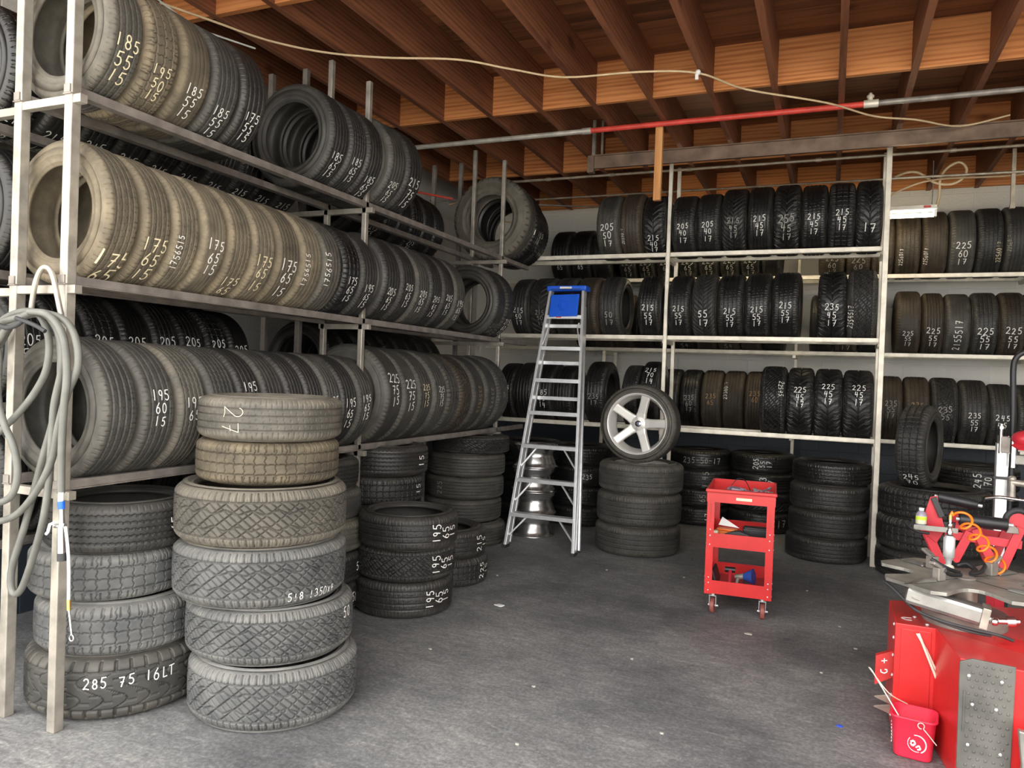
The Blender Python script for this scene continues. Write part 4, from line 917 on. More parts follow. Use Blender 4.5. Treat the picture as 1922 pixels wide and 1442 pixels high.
put(MB().rod((0, 0, 0), (0, -.018, .004), .018, n=20).build('grey_knob', 'steel'), .06, -.21, .175, 'small grey disc at front of the cart bottom tray', 'knob')

# ------------------------------------------------------------------ tire changer
t = thing('tire_changer', 'red tire changer with grey four-armed turntable and studded rubber side pad', 'machine', (.60, 3.94, 0))
tx = lambda x, y, z: (x-.60, y-3.94, z)
body = fixn(MB().prism([(x-.60, y-3.94) for x, y in ((.312, 3.77), (1.25, 3.77), (1.25, 4.45), (.312, 4.16))], .02, .505).build('body', 'red_paint', t, bevel=.004))
knee = fixn(MB().add([Vector(tx(*p)) for p in ((.469, 3.775, .0), (1.25, 3.775, .0), (1.25, 3.42, .0), (.515, 3.42, .0), (.469, 3.775, .507), (1.25, 3.775, .507), (1.25, 3.42, .46), (.515, 3.42, .50))],
     [(0, 1, 2, 3), (4, 7, 6, 5), (0, 4, 5, 1), (1, 5, 6, 2), (2, 6, 7, 3), (3, 7, 4, 0)]).build('pedal_box', 'red_paint', t, bevel=.004))
MB().span(tx(.335, 3.766, .10), tx(.455, 3.772, .485)).build('front_panel', 'red_paint', t, bevel=.002)
pad = fixn(MB().prism([(-.095, -.215), (.085, -.235), (.090, .215), (-.055, .222), (-.098, .205)], 0, .010, Matrix.Translation(Vector(tx(.610, 3.418, .285))) @ Matrix.Rotation(PI/2, 4, 'X')).build('side_pad', 'grey_pad', t, bevel=.003))
mb = MB()
for i in range(6):
    for j in range(15):
        x = .545+.027*i+(.013 if j % 2 else 0); z = .09+.028*j
        if .535 < x < .69: mb.ball(tx(x, 3.408, z), .0065, 8, (1, .45, 1))
mb.build('pad_studs', 'grey_pad', pad)
for x, z in ((.545, .44), (.655, .435), (.56, .33), (.64, .325), (.55, .17), (.66, .155)): MB().ball(tx(x, 3.406, z), .007, 10, (1, .5, 1)).build('pad_screw', 'aluminium', pad)
MB().span(tx(.528, 3.405, .22), tx(.536, 3.410, .38)).build('pad_ridge', 'grey_pad', pad, bevel=.002)
mb = MB()
for z in (.08, .17, .26, .35, .43, .49): mb.ball(tx(.309, 3.80, z), .008, 8, (.6, 1, 1))
for x, y in ((.40, 3.90), (.44, 3.80), (.62, 3.80), (.70, 3.80)): mb.ball(tx(x, y, .508), .009, 8, (1, 1, .6))
mb.build('bolts', 'aluminium', body)
def stroke_mark(pts, wdt, M, mat, name, parent):   # painted mark as a thin raised ribbon
    mb = MB(); pts = [Vector((*p, 0)) for p in pts]
    for p, q in zip(pts, pts[1:]): mb.bar(M @ p, M @ q, wdt, .0012, (M.to_3x3() @ Vector((0, 0, 1))))
    return mb.build(name, mat, parent)
Mt = Matrix.Translation(Vector(tx(.365, 3.86, .5065)))
stroke_mark([(.02, .02), (-.015, .015), (-.02, 0), (-.005, -.02), (.018, -.018)], .008, Mt, 'white_paint', 'arrow_mark', body)
sp_ = MB().add([Vector(tx(*p)) for p in ((.243, 3.83, .325), (.312, 3.83, .358), (.312, 3.83, .236), (.242, 3.83, .192), (.243, 3.86, .325), (.312, 3.86, .358), (.312, 3.86, .236), (.242, 3.86, .192))],
    [(0, 1, 2, 3), (7, 6, 5, 4), (0, 4, 5, 1), (2, 6, 7, 3), (3, 7, 4, 0)]).build('side_plate', 'red_paint_worn', t)
Ms = Matrix.Translation(Vector(tx(.278, 3.8285, .305))) @ Matrix.Rotation(PI/2, 4, 'X')
stroke_mark([(-.012, 0), (.012, .006)], .004, Ms, 'white_paint', 'plus_mark', sp_); stroke_mark([(0, -.008), (0, .014)], .004, Ms, 'white_paint', 'plus_mark', sp_)
Ms = Matrix.Translation(Vector(tx(.278, 3.8285, .262))) @ Matrix.Rotation(PI/2, 4, 'X')
stroke_mark([(-.013, .004), (-.012, -.008), (.002, -.011), (.013, -.003), (.012, .008), (.003, .006)], .0045, Ms, 'white_paint', 'arrow_mark', sp_)
for z in (.135, .09):
    MB().add([Vector(tx(*p)) for p in ((.243, 3.83, z), (.315, 3.85, z+.012), (.315, 3.85, z-.03), (.243, 3.835, z+.004), (.315, 3.855, z+.016), (.315, 3.855, z-.026))], [(0, 1, 2), (5, 4, 3), (0, 3, 4, 1), (0, 2, 5, 3), (1, 4, 5, 2)]).build('bracket_fin', 'steel', t)
lev = MB().tube([tx(.397, 3.755, .472), tx(.402, 3.752, .476), tx(.418, 3.75, .44), tx(.450, 3.748, .362), tx(.487, 3.745, .272)], .0062, 8).tube([tx(.397, 3.755, .472), tx(.436, 3.755, .41), tx(.475, 3.75, .33), tx(.487, 3.745, .272)], .0045, 8)
lev.build('bead_lever', 'pale_steel', t)
# turntable plate with four flared arms
tp_ = []
D1, H1 = .335, .175
for q in range(4):
    a = PI/2*q+R(180)
    def rot(x, y): return (x*math.cos(a)-y*math.sin(a), x*math.sin(a)+y*math.cos(a))
    # notch on this side: mouth half width .10 at distance .335, bottom at .21
    tp_.append(rot(D1, -H1-.0)); tp_.append(rot(D1, -.115))
    for j in range(1, 10):
        s_ = -1+2*j/10; tp_.append(rot(.205+.12*abs(s_)**2.2*1.0, s_*.100))
    tp_.append(rot(D1, .115)); tp_.append(rot(D1, H1))
ttb = fixn(MB().prism(tp_, .690, .706).build('turntable', 'grey_plate', t, bevel=.002))
MB().rod((0, 0, .50), (0, 0, .56), .17, n=40).build('pedestal', 'dark_steel', t)
MB().rod((0, 0, .56), (0, 0, .69), .05, n=28).build('spindle', 'steel', t)
MB().rod((0, 0, .706), (0, 0, .710), .042, n=28).build('centre_cap', 'dark_steel', ttb)
for q in range(4):
    a = PI/4+PI/2*q; c_, s_ = math.cos(a), math.sin(a)
    # slide groove, ramp-backed jaw block and its black plastic hook
    o = MB().bar((.05*c_, .05*s_, .7065), (.38*c_, .38*s_, .7065), .006, .0012).build('slide_slot', 'black_plastic', ttb)
    mb = MB().add([Vector((x*c_-y*s_, x*s_+y*c_, z)) for x, y, z in ((.20, -.024, .707), (.20, .024, .707), (.34, -.018, .707), (.34, .018, .707), (.21, -.014, .722), (.21, .014, .722), (.27, -.010, .726), (.27, .010, .726))],
        [(0, 1, 3, 2), (4, 6, 7, 5), (0, 4, 5, 1), (2, 3, 7, 6), (0, 2, 6, 4), (1, 5, 7, 3)])
    j_ = fixn(mb.build('jaw_slide', 'grey_metal', ttb, bevel=.006))
    if q < 3:
        r0 = .17
        MB().bar((r0*c_, r0*s_, .707), (r0*c_, r0*s_, .765), .035, .045, (c_, s_, 0)).bar(((r0+.0)*c_, r0*s_, .765), ((r0+.05)*c_, (r0+.05)*s_, .790), .032, .014).build('clamp_jaw', 'dark_steel', ttb, bevel=.004)
        MB().tube(smooth([((r0-.01)*c_-.02*s_, (r0-.01)*s_+.02*c_, .755), ((r0-.07)*c_, (r0-.07)*s_, .728), (.03*c_, .03*s_, .722)], 4), .009, 8).build('jaw_link', 'black_plastic', ttb)
# underslung cylinder
cyl = MB().bar(tx(.345, 3.735, .655), tx(.64, 3.70, .605), .085, .080).build('air_cylinder', 'grey_metal', t, bevel=.018)
MB().bar(tx(.625, 3.702, .607), tx(.655, 3.698, .602), .095, .090).build('cylinder_cap', 'steel', cyl, bevel=.004)
MB().rod(tx(.655, 3.685, .600), tx(.685, 3.68, .598), .018).rod(tx(.685, 3.68, .598), tx(.76, 3.68, .607), .012).rod(tx(.715, 3.68, .60), tx(.745, 3.68, .605), .022).ball(tx(.667, 3.655, .600), .017).build('piston_rod', 'chrome', cyl)
MB().tube(smooth([tx(.27, 3.80, .672), tx(.31, 3.77, .645), tx(.38, 3.72, .59), tx(.47, 3.68, .568), tx(.58, 3.66, .555), tx(.68, 3.66, .545), tx(.74, 3.68, .525)]), .007, 8).build('air_tube', 'black_rubber', t)
MB().tube(smooth([tx(.26, 3.85, .67), tx(.30, 3.80, .64), tx(.36, 3.76, .60), tx(.42, 3.70, .575), tx(.56, 3.665, .545), tx(.66, 3.67, .535)]), .006, 8).build('air_tube', 'black_rubber', t)
MB().tube(smooth([tx(.36, 3.70, .66), tx(.37, 3.69, .645), tx(.40, 3.69, .64), tx(.405, 3.69, .66)]), .004, 6).build('wire_clip', 'dark_steel', t)
# grey side wedge at the frame edge (bead breaker blade) and red recess
MB().prism([(-.03, -.20), (.10, -.20), (.10, .05), (-.035, .07), (-.02, -.06)], 0, .03, Matrix.Translation(Vector(tx(.735, 3.36, .22))) @ Matrix.Rotation(PI/2, 4, 'X')).build('bead_breaker_blade', 'grey_plate', t, bevel=.006)
# red bucket hanging on the front of the changer
t = thing('bucket', 'small red plastic bucket with wire handle and white emblem beside the changer', 'bucket', (.385, 3.62, 0), R(-8))
def rrect(hx, hy, r_, z, n=5):
    out = []
    for cx_, cy_, a0 in ((hx-r_, hy-r_, 0), (-hx+r_, hy-r_, 90), (-hx+r_, -hy+r_, 180), (hx-r_, -hy+r_, 270)):
        for i in range(n+1): a = R(a0+90*i/n); out.append(Vector((cx_+r_*math.cos(a), cy_+r_*math.sin(a), z)))
    return out
secs = [rrect(.068, .062, .025, .002), rrect(.072, .066, .027, .01), rrect(.084, .076, .032, .165), rrect(.091, .083, .035, .170), rrect(.091, .083, .035, .178), rrect(.082, .074, .031, .176), rrect(.070, .064, .026, .008)]
n_ = len(secs[0]); vs = [p for s in secs for p in s]
fs = [(s*n_+i, s*n_+(i+1) % n_, s*n_+n_+(i+1) % n_, s*n_+n_+i) for s in range(6) for i in range(n_)]+[tuple(reversed(range(n_))), tuple(range(6*n_, 7*n_))]
bk = MB().add(vs, fs, True).build('pail', 'red_plastic', t)
Me = Matrix.Translation(Vector((.015, -.0745, .075))) @ Matrix.Rotation(R(90-4), 4, 'X')
ring = [(.036*math.cos(R(a)), .036*math.sin(R(a))) for a in range(-60, 120, 15)]
stroke_mark(ring, .0045, Me, 'white_paint', 'emblem', bk)
stroke_mark([(.032*math.cos(R(a)), .032*math.sin(R(a))) for a in range(140, 300, 15)], .002, Me, 'white_paint', 'emblem', bk)
stroke_mark([(-.022, .005), (-.010, .012), (-.004, 0), (-.014, -.010), (-.022, 0)], .007, Me, 'white_paint', 'emblem', bk)
stroke_mark([(-.002, -.014), (.010, -.004), (.016, -.018), (.004, -.022)], .006, Me, 'white_paint', 'emblem', bk)
for q in range(7):
    z = .05+.014*q; MB().box((-.0775-.0004*q-.002, -.03, z), (.003, .028, .004)).build('printed_line', 'white_paint', bk)
hd = MB().tube([(.030+.012*math.cos(R(a)), -.088, .160+.012*math.sin(R(a))) for a in range(-40, 300, 20)], .0022, 6).tube([(.038, -.088, .150), (.058, -.09, .130), (.088, -.088, .095)], .0022, 6)
hd.tube(smooth([(-.055, -.06, .17), (-.11, -.05, .25), (-.165, -.03, .325), (-.18, -.01, .33), (-.17, .0, .315), (-.10, .0, .235), (-.03, .07, .18)]), .0028, 6).build('wire_handle', 'pale_steel', t)

# ------------------------------------------------------------------ red tire lift behind the changer
t = thing('tire_lift', 'red scissor-leg tire lift with black rollers behind the turntable', 'machine', (.75, 4.85, 0))
lx = lambda x, y, z: (x-.75, y-4.85, z)
fr = lambda a, b_, w_=.05, h=.012, nm='frame_leg': MB().bar(lx(*a), lx(*b_), w_ , h, (0, 1, 0)).build(nm, 'lift_red', t, bevel=.002)
# V legs, front and back
for y in (4.78, 5.02):
    for a, b_ in (((.515, .80), (.625, .56)), ((.74, .78), (.65, .56)), ((.765, .80), (.885, .56)), ((.975, .83), (.885, .56)), ((.625, .56), (.60, .03)), ((.885, .56), (.90, .03))):
        MB().bar(lx(a[0], y, a[1]), lx(b_[0], y, b_[1]), .045, .012, (0, 1, 0)).build('frame_leg', 'lift_red', t, bevel=.002)
    MB().bar(lx(.62, y+.014, .752), lx(.985, y+.014, .735), .012, .045).build('cross_rail', 'lift_red', t, bevel=.002)
    MB().bar(lx(.67, y+.014, .815), lx(.80, y+.014, .80), .012, .05).build('cross_rail', 'lift_red', t, bevel=.002)
MB().span(lx(.56, 4.76, .02), lx(.95, 5.06, .05)).build('base_plate', 'lift_red', t, bevel=.003)
mb = MB().prism([(.50, .80), (.54, .955), (.575, .965), (.60, .85), (.62, .78), (.58, .70), (.53, .74)], 0, .012, Matrix.Translation(Vector(lx(0, 4.78, 0))) @ Matrix.Rotation(PI/2, 4, 'X'))
fixn(mb.build('end_plate', 'lift_red', t, bevel=.003))
MB().bar(lx(.555, 4.76, .955), lx(.60, 4.755, .85), .03, .012, (0, 1, 0)).build('black_strut', 'black_plastic', t, bevel=.003)
for (a, b_, r_) in (((.60, 4.98, .935), (.80, 4.98, .905), .030), ((.68, 4.74, .852), (.905, 4.74, .845), .033)):
    o = MB().rod(lx(*a), lx(*b_), r_, n=28).build('roller', 'black_plastic', t, bevel=.004)
    a2 = Vector(lx(*a)); b2 = Vector(lx(*b_)); d_ = (b2-a2).normalized()
    MB().rod(a2-d_*.015, a2, .010).rod(b2, b2+d_*.025, .010).build('axle', 'aluminium', o)
fixn(MB().prism([(0, 0), (.06, 0), (.055, .03), (.03, .045), (.01, .04)], 0, .06, Matrix.Translation(Vector(lx(.90, 4.80, .80))) @ Matrix.Rotation(PI/2, 4, 'X')).build('roller_bracket', 'dark_steel', t, bevel=.004))
tr = MB().span(lx(.455, 4.66, .785), lx(.665, 4.78, .790)).build('tool_tray', 'dark_steel', t)
MB().span(lx(.455, 4.655, .785), lx(.665, 4.66, .812)).build('tray_lip', 'grey_plate', tr); MB().span(lx(.455, 4.78, .785), lx(.665, 4.784, .822)).build('tray_lip', 'black_plastic', tr)
MB().lathe([(.045, -.012), (.072, -.012), (.072, .012), (.045, .012)], c=lx(.965, 4.80, .86), axis='Y', n=36, closed=True).build('hand_wheel_tire', 'black_rubber', t)
MB().rod(lx(.965, 4.795, .86), lx(.965, 4.805, .86), .046, n=28).build('hand_wheel', 'lift_red', t)
mb = MB()
mb.tube([lx(.85+.026*math.cos(i*.6), 4.90+.026*math.sin(i*.6), .62+.0022*i) for i in range(44)], .003, 6).build('spring', 'steel', t)
MB().rod(lx(.66, 4.86, .66), lx(.70, 4.9, .73), .022, n=18).rod(lx(.70, 4.9, .73), lx(.715, 4.91, .76), .010).build('damper', 'black_plastic', t)
MB().tube(smooth([lx(.40, 4.60, .835), lx(.43, 4.62, .80), lx(.47, 4.64, .778), lx(.53, 4.66, .77)]), .007, 8).build('pry_handle', 'black_plastic', t)
t = thing('bottle', 'clear bottle with lime and cream label on the lift tool tray', 'bottle', (.495, 4.72, .7905))
MB().lathe([(0, 0), (.024, 0), (.027, .004), (.027, .02)], n=24).build('bottle_base', 'dirty_blue', t)
MB().lathe([(.027, .02), (.0275, .021), (.0275, .062), (.027, .063)], n=24).build('label', 'label_cream', t); MB().lathe([(.0278, .042), (.0280, .043), (.0280, .06), (.0278, .061)], n=24).build('label_band', 'lime_plastic', t)
MB().lathe([(.027, .062), (.026, .075), (.014, .088), (.011, .092), (0, .092)], n=24).build('shoulder', 'purple_grey', t); MB().lathe([(.012, .092), (.013, .093), (.013, .107), (0, .107)], n=20).build('cap', 'white_paint', t)
for q in range(4):
    o = MB().rod((0, 0, 0), (0, 0, .012), .009, n=14).build('valve_cap', 'brass'); o.location = (.535+.035*q, 4.70, .7905); tag(o, 'small brass fitting in the lift tool tray beside the bottle', 'fitting', 'brass fittings in the lift tool tray')

# air inflator hanging on the coiled orange line
t = thing('air_inflator', 'silver air tool standing upright on the turntable, orange coiled line on top', 'air tool', (.545, 4.05, .7065))
MB().lathe([(0, .0), (.018, .002), (.026, .012), (.022, .024), (.012, .03)], n=24).build('nozzle', 'pale_steel', t)
MB().lathe([(.012, .03), (.015, .05), (.018, .052), (.018, .062), (.025, .066), (.025, .155), (.018, .160), (.018, .165)], n=26).build('barrel', 'aluminium', t)
MB().lathe([(.010, .165), (.012, .17), (.014, .185), (.009, .19), (.009, .205), (.012, .207), (.012, .220), (.007, .224), (.007, .243)], n=20).build('coupler', 'chrome', t)
MB().rod((0, 0, .240), (0, 0, .262), .0085, n=16).build('brass_end', 'brass', t)
MB().tube(smooth([(.01, .02, .04), (.04, .05, .02), (.08, .04, .035), (.11, .0, .015), (.09, -.04, .01)]), .012, 8).build('trigger_guard', 'black_plastic', t)
pts = []
n_ = 5.0
pts += [(.545, 4.05, .965), (.552, 4.05, .985)]
for i in range(0, int(n_*14)+1):
    s_ = i/14; a = PI-s_*2*PI
    pts.append((.585+.042*s_*.86+.030*math.cos(a), 4.05+.03*math.sin(a)*.9+.01*s_, .975-.050*s_+.020*math.sin(a+.4)))
pts.append((.775, 4.12, .715))
o = MB().tube(smooth(pts, 2), .0058, 8).build('air_line', 'orange_hose'); tag(o, 'bright orange coiled air line from the silver air tool', 'hose')

# changer column with arm, curved black guard post, red and yellow cap at the right edge
t = thing('changer_column', 'grey square column with chrome-tipped arm at the right edge', 'machine', (.995, 5.45, 0))
cx0 = lambda x, y, z: (x-.995, y-5.45, z)
MB().span((-.032, -.03, .0), (.032, .03, 1.24)).build('column', 'aluminium', t, bevel=.004)
MB().box((0, -.02, 1.235), (.05, .10, .10)).build('head_clamp', 'dark_steel', t, bevel=.004)
MB().rod((.045, -.07, 1.10), (.045, -.07, 1.28), .024, n=24).rod((.045, -.07, 1.28), (.045, -.07, 1.29), .032, n=24).rod((-.02, -.06, 1.18), (-.02, -.06, 1.36), .010).rod((-.02, -.06, 1.33), (-.02, -.06, 1.345), .022).build('chrome_posts', 'chrome', t)
MB().bar((.05, -.07, 1.15), (.40, -.10, 1.15), .045, .06).build('arm', 'grey_plate', t, bevel=.006)
MB().rod((.045, -.075, 1.03), (.045, -.075, .90), .018, .022, n=20).rod((.045, -.075, 1.01), (.30, -.10, .99), .020, n=20).ball((.045, -.075, 1.03), .022).build('tool_head', 'steel', t)
MB().bar((-.05, -.06, 1.03), (.03, -.07, 1.03), .012, .016).build('tool_spur', 'black_plastic', t)
MB().tube(smooth([(-.16, -.45, .945), (-.08, -.42, .955), (.05, -.40, .945), (.25, -.38, .94)]), .010, 8).build('bead_bar', 'chrome', t)
MB().tube(smooth([(.055, .04, 0), (.052, .02, .6), (.053, .0, 1.2), (.040, -.02, 1.55), (.034, -.03, 1.70), (.045, -.04, 1.765), (.085, -.05, 1.80), (.16, -.06, 1.81), (.4, -.06, 1.81)], 6), .017, 12).build('guard_post', 'black_plastic', t)
t = thing('cap', 'red cloth cap hung on the arm at the right edge, yellow rag behind', 'cap', (1.10, 5.32, 1.18))
MB().ball((0, 0, .10), .085, 20, (1, .9, .62)).build('crown', 'lift_red', t); MB().prism([(-.09, 0), (-.06, -.05), (.05, -.06), (.09, 0), (.05, .04), (-.05, .04)], -.004, .004, Matrix.Translation(Vector((0, -.04, .06))) @ Matrix.Rotation(R(25), 4, 'X')).build('brim', 'lift_red', t)
MB().ball((.035, .03, .19), .05, 14, (1, .7, 1.3)).build('yellow_rag', 'yellow_plastic', t)

# ------------------------------------------------------------------ pipes, beam, conduits, lamp
def simple_thing(mb, name, mat, label, cat, group=None): o = mb.build(name, mat); tag(o, label, cat, group); return o
PY, PZ = 6.22, 3.675
t = thing('sprinkler_pipe', 'long steel pipe under the joists, red-painted in the middle', 'pipe', (0, PY, PZ))
MB().rod((-4.3, 0, 0), (-2.0, 0, 0), .022, n=18).build('silver_length', 'pipe_silver', t); MB().rod((-2.0, 0, 0), (.17, 0, 0), .022, n=18).build('red_length', 'pipe_red', t); MB().rod((.17, 0, 0), (4.4, 0, 0), .021, n=18).build('dark_length', 'pipe_grey', t)
MB().rod((-2.05, 0, 0), (-1.97, 0, 0), .028, n=18).build('coupling', 'pipe_silver', t)
MB().rod((.155, 0, 0), (.255, 0, 0), .029, n=18).rod((.20, 0, .0), (.20, 0, .045), .018).rod((.20, 0, .045), (.20, 0, .060), .026).ball((.20, 0, .07), .014).build('tee_fitting', 'pale_steel', t)
t = thing('steel_beam', 'rusty grey steel channel beam hung under the joists at the back', 'beam', (0, 6.9, 0))
MB().span((-2.17, -.005, 3.535), (3.6, .005, 3.665)).span((-2.17, -.03, 3.535), (3.6, .005, 3.545)).span((-2.17, -.03, 3.655), (3.6, .005, 3.665)).build('channel', 'beam_steel', t)
MB().span((-2.20, -.035, 3.50), (-2.14, .03, 3.66)).build('end_cap', 'beam_steel', t)
MB().bar((-2.15, 0, 3.66), (-2.15, 0, 4.0), .035, .03).bar((-2.08, .03, 3.66), (-2.08, .03, 4.0), .012, .02).build('hanger', 'pipe_grey', t)
mb = MB().rod((-3.6, 7.62, 3.672), (3.5, 7.62, 3.672), .014, n=12)
for x in (-2.9, -2.2, -1.4, -.2, .9, 1.9): mb.rod((x, 7.62, 3.672), (x+.05, 7.62, 3.672), .020, n=12)
simple_thing(mb, 'conduit', 'conduit', 'thin conduit with couplings running along the joists above the back rack', 'conduit')
simple_thing(MB().rod((-3.9, 8.45, 3.672), (3.5, 8.45, 3.655), .011, n=10), 'conduit', 'conduit', 'thinner rear conduit just in front of the block wall top', 'conduit')
simple_thing(MB().rod((-4.2, 7.40, 3.47), (-2.2, 8.9, 3.60), .010, n=8), 'conduit', 'dark_steel', 'dark conduit slanting through the left corner behind the big tires', 'conduit')
simple_thing(MB().rod((.42, 7.8, 3.50), (3.6, 7.8, 3.475), .012, n=10), 'conduit', 'conduit', 'loose conduit above the tires right of the back rack post', 'conduit')
simple_thing(MB().span((-1.42, 6.255, 3.055), (-1.36, 6.30, 3.70)), 'hanging_board', 'stick_wood', 'narrow orange board hanging down from a joist before the back rack', 'board')
simple_thing(MB().tube(smooth([(-3.706, 3.259, 3.66), (-3.58, 3.546, 3.66), (-3.441, 3.862, 3.66), (-3.198, 4.135, 3.66), (-2.855, 4.335, 3.66), (-2.387, 4.522, 3.66), (-2.105, 4.778, 3.66), (-1.8, 5.021, 3.66), (-1.283, 5.089, 3.66), (-.914, 5.254, 3.67), (-.631, 5.594, 3.65), (-.105, 5.972, 3.63), (.23, 6.341, 3.62), (.534, 6.518, 3.62), (.861, 6.80, 3.63), (1.2, 6.82, 3.69)], 6), .0075, 8), 'cable', 'cable_cream', 'cream cable sagging under the joists across the whole ceiling', 'cable')
simple_thing(MB().ball((-.914, 5.254, 3.675), .020).box((-.92, 5.25, 3.645), (.022, .01, .04)), 'cable_tag', 'white_paint', 'small white tag tied on the sagging cream cable', 'tag')
simple_thing(MB().tube([(-3.60, 3.10, 3.62), (-3.62, 3.45, 3.58), (-3.52, 3.85, 3.61)], .006, 6), 'cable', 'cable_white', 'short pale green cable along the upper left joist', 'cable')
simple_thing(MB().tube(smooth([(-3.9, 7.3, 3.38), (-3.6, 7.3, 3.42), (-3.35, 7.3, 3.22), (-3.05, 7.3, 3.15), (-2.9, 7.4, 3.3)]), .009, 8), 'cable', 'cable_cream', 'loose cream cable drooping behind the top left corner tires', 'cable')
simple_thing(MB().rod((-3.75, 6.3, 3.28), (-3.28, 6.2, 3.16), .010), 'broom_handle', 'tag_red', 'reddish stick poking out behind the top left shelf tires', 'stick')
# fluorescent lamp
t = thing('fluorescent_lamp', 'lit fluorescent tube lamp hanging right of the back rack post', 'lamp', (.24, 7.95, 3.22))
MB().span((-.61, -.05, .0), (.61, .05, .045)).build('housing', 'pale_steel', t, bevel=.004)
MB().span((-.61, -.075, .0), (.61, -.05, .012)).span((-.61, .05, .0), (.61, .075, .012)).build('reflector', 'white_paint', t)
MB().rod((-.585, 0, -.042), (.585, 0, -.042), .019, n=16).build('tube', 'tube_glow', t)
for s in (-1, 1): MB().span((s*.60-.012, -.025, -.06), (s*.60+.012, .025, .0)).build('socket', 'white_paint', t)
MB().span((.50, -.054, .008), (.56, -.050, .036)).build('sticker', 'tag_red', t)
MB().tube([(.57, 0, .045), (.575, 0, .20), (.57, 0, .46)], .005, 6).build('chain', 'dark_steel', t)
MB().tube(smooth([(.61, 0, .03), (.63, 0, .15), (.63, 0, .28), (.68, 0, .38), (.78, .0, .43), (.84, 0, .36), (.80, 0, .27), (.70, 0, .23), (.58, 0, .26), (.44, 0, .36), (.30, 0, .35), (.12, 0, .24)]), .012, 10).build('power_cable', 'cable_cream', t)
t = thing('fluorescent_lamp', 'fluorescent lamp hidden behind the top row of tires on the back rack', 'lamp', (-1.25, 8.05, 3.12))
MB().span((-.61, -.05, .0), (.61, .05, .045)).build('housing', 'pale_steel', t, bevel=.004)
MB().rod((-.585, 0, -.042), (.585, 0, -.042), .019, n=16).build('tube', 'tube_glow', t)
for s in (-1, 1): MB().span((s*.60-.012, -.025, -.06), (s*.60+.012, .025, .0)).build('socket', 'white_paint', t)
MB().tube([(-.5, 0, .045), (-.5, 0, .55)], .005, 6).tube([(.5, 0, .045), (.5, 0, .55)], .005, 6).build('chain', 'dark_steel', t)
simple_thing(MB().tube(smooth([(.36, 7.93, 3.30), (.55, 7.93, 3.42), (.85, 7.93, 3.50), (1.5, 7.93, 3.50), (2.4, 7.93, 3.60)]), .009, 8), 'cable', 'cable_cream', 'cable running to the right from above the fluorescent lamp', 'cable')
simple_thing(MB().span((1.405, 7.80, 3.20), (1.435, 7.83, 3.70)).box((1.42, 7.81, 3.19), (.04, .04, .03)), 'hanging_strut', 'conduit', 'thin strut hanging from the joists at the upper right edge', 'strut')

# ------------------------------------------------------------------ coiled air hose on the leftmost posts
HOSE = [
 [(-3.31, 2.07, 1.613), (-3.211, 2.07, 1.693), (-3.111, 2.07, 1.731), (-3.013, 2.07, 1.738), (-2.948, 2.07, 1.705), (-2.906, 2.07, 1.62), (-2.914, 2.07, 1.512), (-2.968, 2.07, 1.424), (-3.061, 2.07, 1.332), (-3.174, 2.07, 1.248), (-3.274, 2.05, 1.163), (-3.40, 2.04, 1.02), (-3.34, 2.04, .88), (-3.212, 2.045, 0.861), (-3.111, 2.045, 0.876), (-3.014, 2.045, 0.922), (-2.906, 2.045, 1.03), (-2.833, 2.045, 1.153), (-2.802, 2.045, 1.283), (-2.758, 2.045, 1.411), (-2.703, 2.045, 1.518), (-2.716, 2.045, 1.622), (-2.779, 2.05, 1.694), (-2.873, 2.05, 1.725), (-2.984, 2.045, 1.73), (-3.112, 2.045, 1.677), (-3.176, 2.045, 1.614), (-3.28, 2.05, 1.50), (-3.337, 2.075, 1.45),
  (-3.36, 2.09, 1.50), (-3.254, 2.095, 1.593), (-3.173, 2.095, 1.684), (-3.075, 2.095, 1.724), (-2.977, 2.095, 1.724), (-2.895, 2.095, 1.664), (-2.864, 2.095, 1.535), (-2.874, 2.095, 1.406), (-2.91, 2.095, 1.274), (-2.952, 2.09, 1.141), (-3.004, 2.09, 0.983), (-3.053, 2.085, 0.823), (-3.103, 2.08, 0.683), (-3.109, 2.08, 0.593), (-3.078, 2.08, 0.566), (-3.034, 2.08, 0.608), (-2.961, 2.07, 0.746), (-2.894, 2.06, 0.906), (-2.869, 2.06, 1.06), (-2.86, 2.06, 1.212), (-2.851, 2.06, 1.364), (-2.816, 2.06, 1.494), (-2.814, 2.06, 1.601), (-2.864, 2.06, 1.686), (-2.961, 2.07, 1.729), (-3.09, 2.03, 1.70), (-3.246, 2.03, 1.658), (-3.157, 2.03, 1.57), (-3.15, 2.03, 1.394), (-3.112, 2.03, 1.286), (-3.041, 2.03, 1.181), (-3.014, 2.03, 1.074), (-3.049, 2.03, 0.984), (-3.147, 2.03, 0.941), (-3.26, 2.03, 0.917)],
 [(-2.955, 2.02, 1.733), (-2.845, 2.02, 1.72), (-2.759, 2.02, 1.641), (-2.729, 2.02, 1.496), (-2.741, 2.02, 1.35), (-2.746, 2.02, 1.183), (-2.742, 2.02, 1.026)]]
t = thing('air_hose', 'grey rubber air hose coiled on a hook at the leftmost rack posts', 'hose', (-2.98, 2.05, 1.73))
off = Vector((-2.98, 2.05, 1.73))
for q, H_ in enumerate(HOSE):
    MB().tube([p-off for p in smooth(H_, 6)], .0142, 10).build('hose_coil', 'hose_rubber', t)
MB().tube([p-off for p in smooth([(-3.129, 1.99, 1.69), (-3.052, 1.99, 1.666), (-2.988, 1.99, 1.676), (-2.957, 2.0, 1.70)])], .010, 8).tube([p-off for p in smooth([(-2.99, 1.99, 1.705), (-2.90, 2.0, 1.68), (-2.846, 2.01, 1.655)])], .009, 8).build('peg', 'black_rubber', t)
ck = bpy.data.objects.new('air_chuck', None); col.objects.link(ck); ck.parent = t; ck.location = Vector((-2.735, 2.015, 1.02))-off
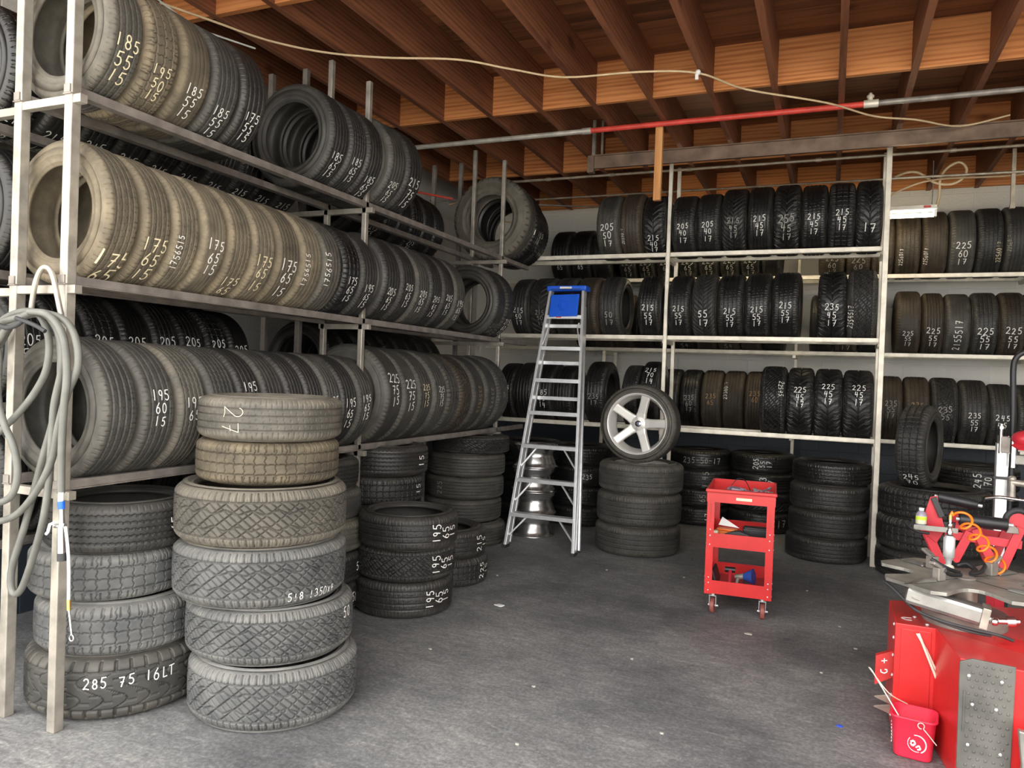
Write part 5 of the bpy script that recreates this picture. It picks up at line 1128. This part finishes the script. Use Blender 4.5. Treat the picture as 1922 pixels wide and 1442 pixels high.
MB().rod((0, 0, .01), (0, 0, -.03), .010).build('collar', 'white_paint', ck); MB().rod((.002, 0, -.025), (.006, 0, -.055), .0125).build('blue_ring', 'blue_plastic', ck)
MB().rod((.006, 0, -.055), (.010, 0, -.12), .009, .012).rod((-.03, 0, -.125), (.03, 0, -.115), .008).rod((.005, 0, -.12), (.012, 0, -.23), .013, .015).build('chuck_body', 'chrome', ck)
MB().rod((.014, 0, -.225), (.015, 0, -.255), .017).build('chuck_boot', 'black_rubber', ck)
MB().tube([(-.006, -.015, -.105), (-.03, -.02, -.115), (-.04, -.02, -.145), (-.05, -.02, -.155)], .006, 8).build('trigger', 'white_paint', ck)
MB().tube(smooth([(.03, 0, -.12), (.045, 0, -.19), (.055, 0, -.27), (.06, 0, -.40)]), .006, 8).build('thin_line', 'white_paint', ck)
MB().rod((.06, 0, -.40), (.063, 0, -.44), .008).build('brass_end', 'brass', ck)
MB().rod((.063, 0, -.44), (.082, 0, -.53), .004).lathe([(.009, -.003), (.015, -.003), (.015, .003), (.009, .003)], c=(.082, 0, -.545), axis='Y', n=16, closed=True).build('wand', 'chrome', ck)
o = MB().tube(smooth([(-3.064, 2.10, 1.72), (-3.058, 2.10, 1.776), (-3.040, 2.10, 1.86), (-3.006, 2.10, 1.915), (-2.967, 2.10, 1.92), (-2.936, 2.10, 1.885), (-2.912, 2.10, 1.82), (-2.880, 2.10, 1.725)]), .011, 10).build('hose_hook', 'steel')
tag(o, 'bent steel hook over the cross bar holding the grey air hose', 'hook')

# ------------------------------------------------------------------ litter on the floor
def flake(name, x, y, s, mat, lab, seed, cat='litter', grp=None):
    rd_ = random.Random(seed); n = 9; poly = [(s*rd_.uniform(.5, 1)*math.cos(2*PI*i/n), s*.6*rd_.uniform(.5, 1)*math.sin(2*PI*i/n)) for i in range(n)]
    o = MB().prism(poly, .0, .006).build(name, mat); o.location = (x, y, .0005); tag(o, lab, cat, grp)
flake('paper_scrap', -1.98, 4.62, .045, 'white_paint', 'white scrap of paper on the floor right of the low tire stack', 1)
flake('paint_chip', .10, 3.75, .016, 'blue_paint_chip', 'tiny blue chip on the floor between cart and tire changer', 2)
flake('paper_scrap', -.40, 4.86, .03, 'stucco', 'greyish scrap on the floor just in front of the red cart', 3)
for i, (x, y) in enumerate(((-1.15, 2.92), (-.62, 3.3), (.12, 5.3), (.02, 4.4), (-1.6, 5.9), (-2.0, 3.7), (-.95, 4.1), (-1.3, 3.5), (-2.3, 5.3), (-.1, 6.1), (.2, 4.9), (-1.0, 6.0))):
    flake('floor_chip', x, y, .012, 'stucco', 'tiny pale chip lying on the dark floor', 10+i, 'litter', 'pale chips scattered on the floor')
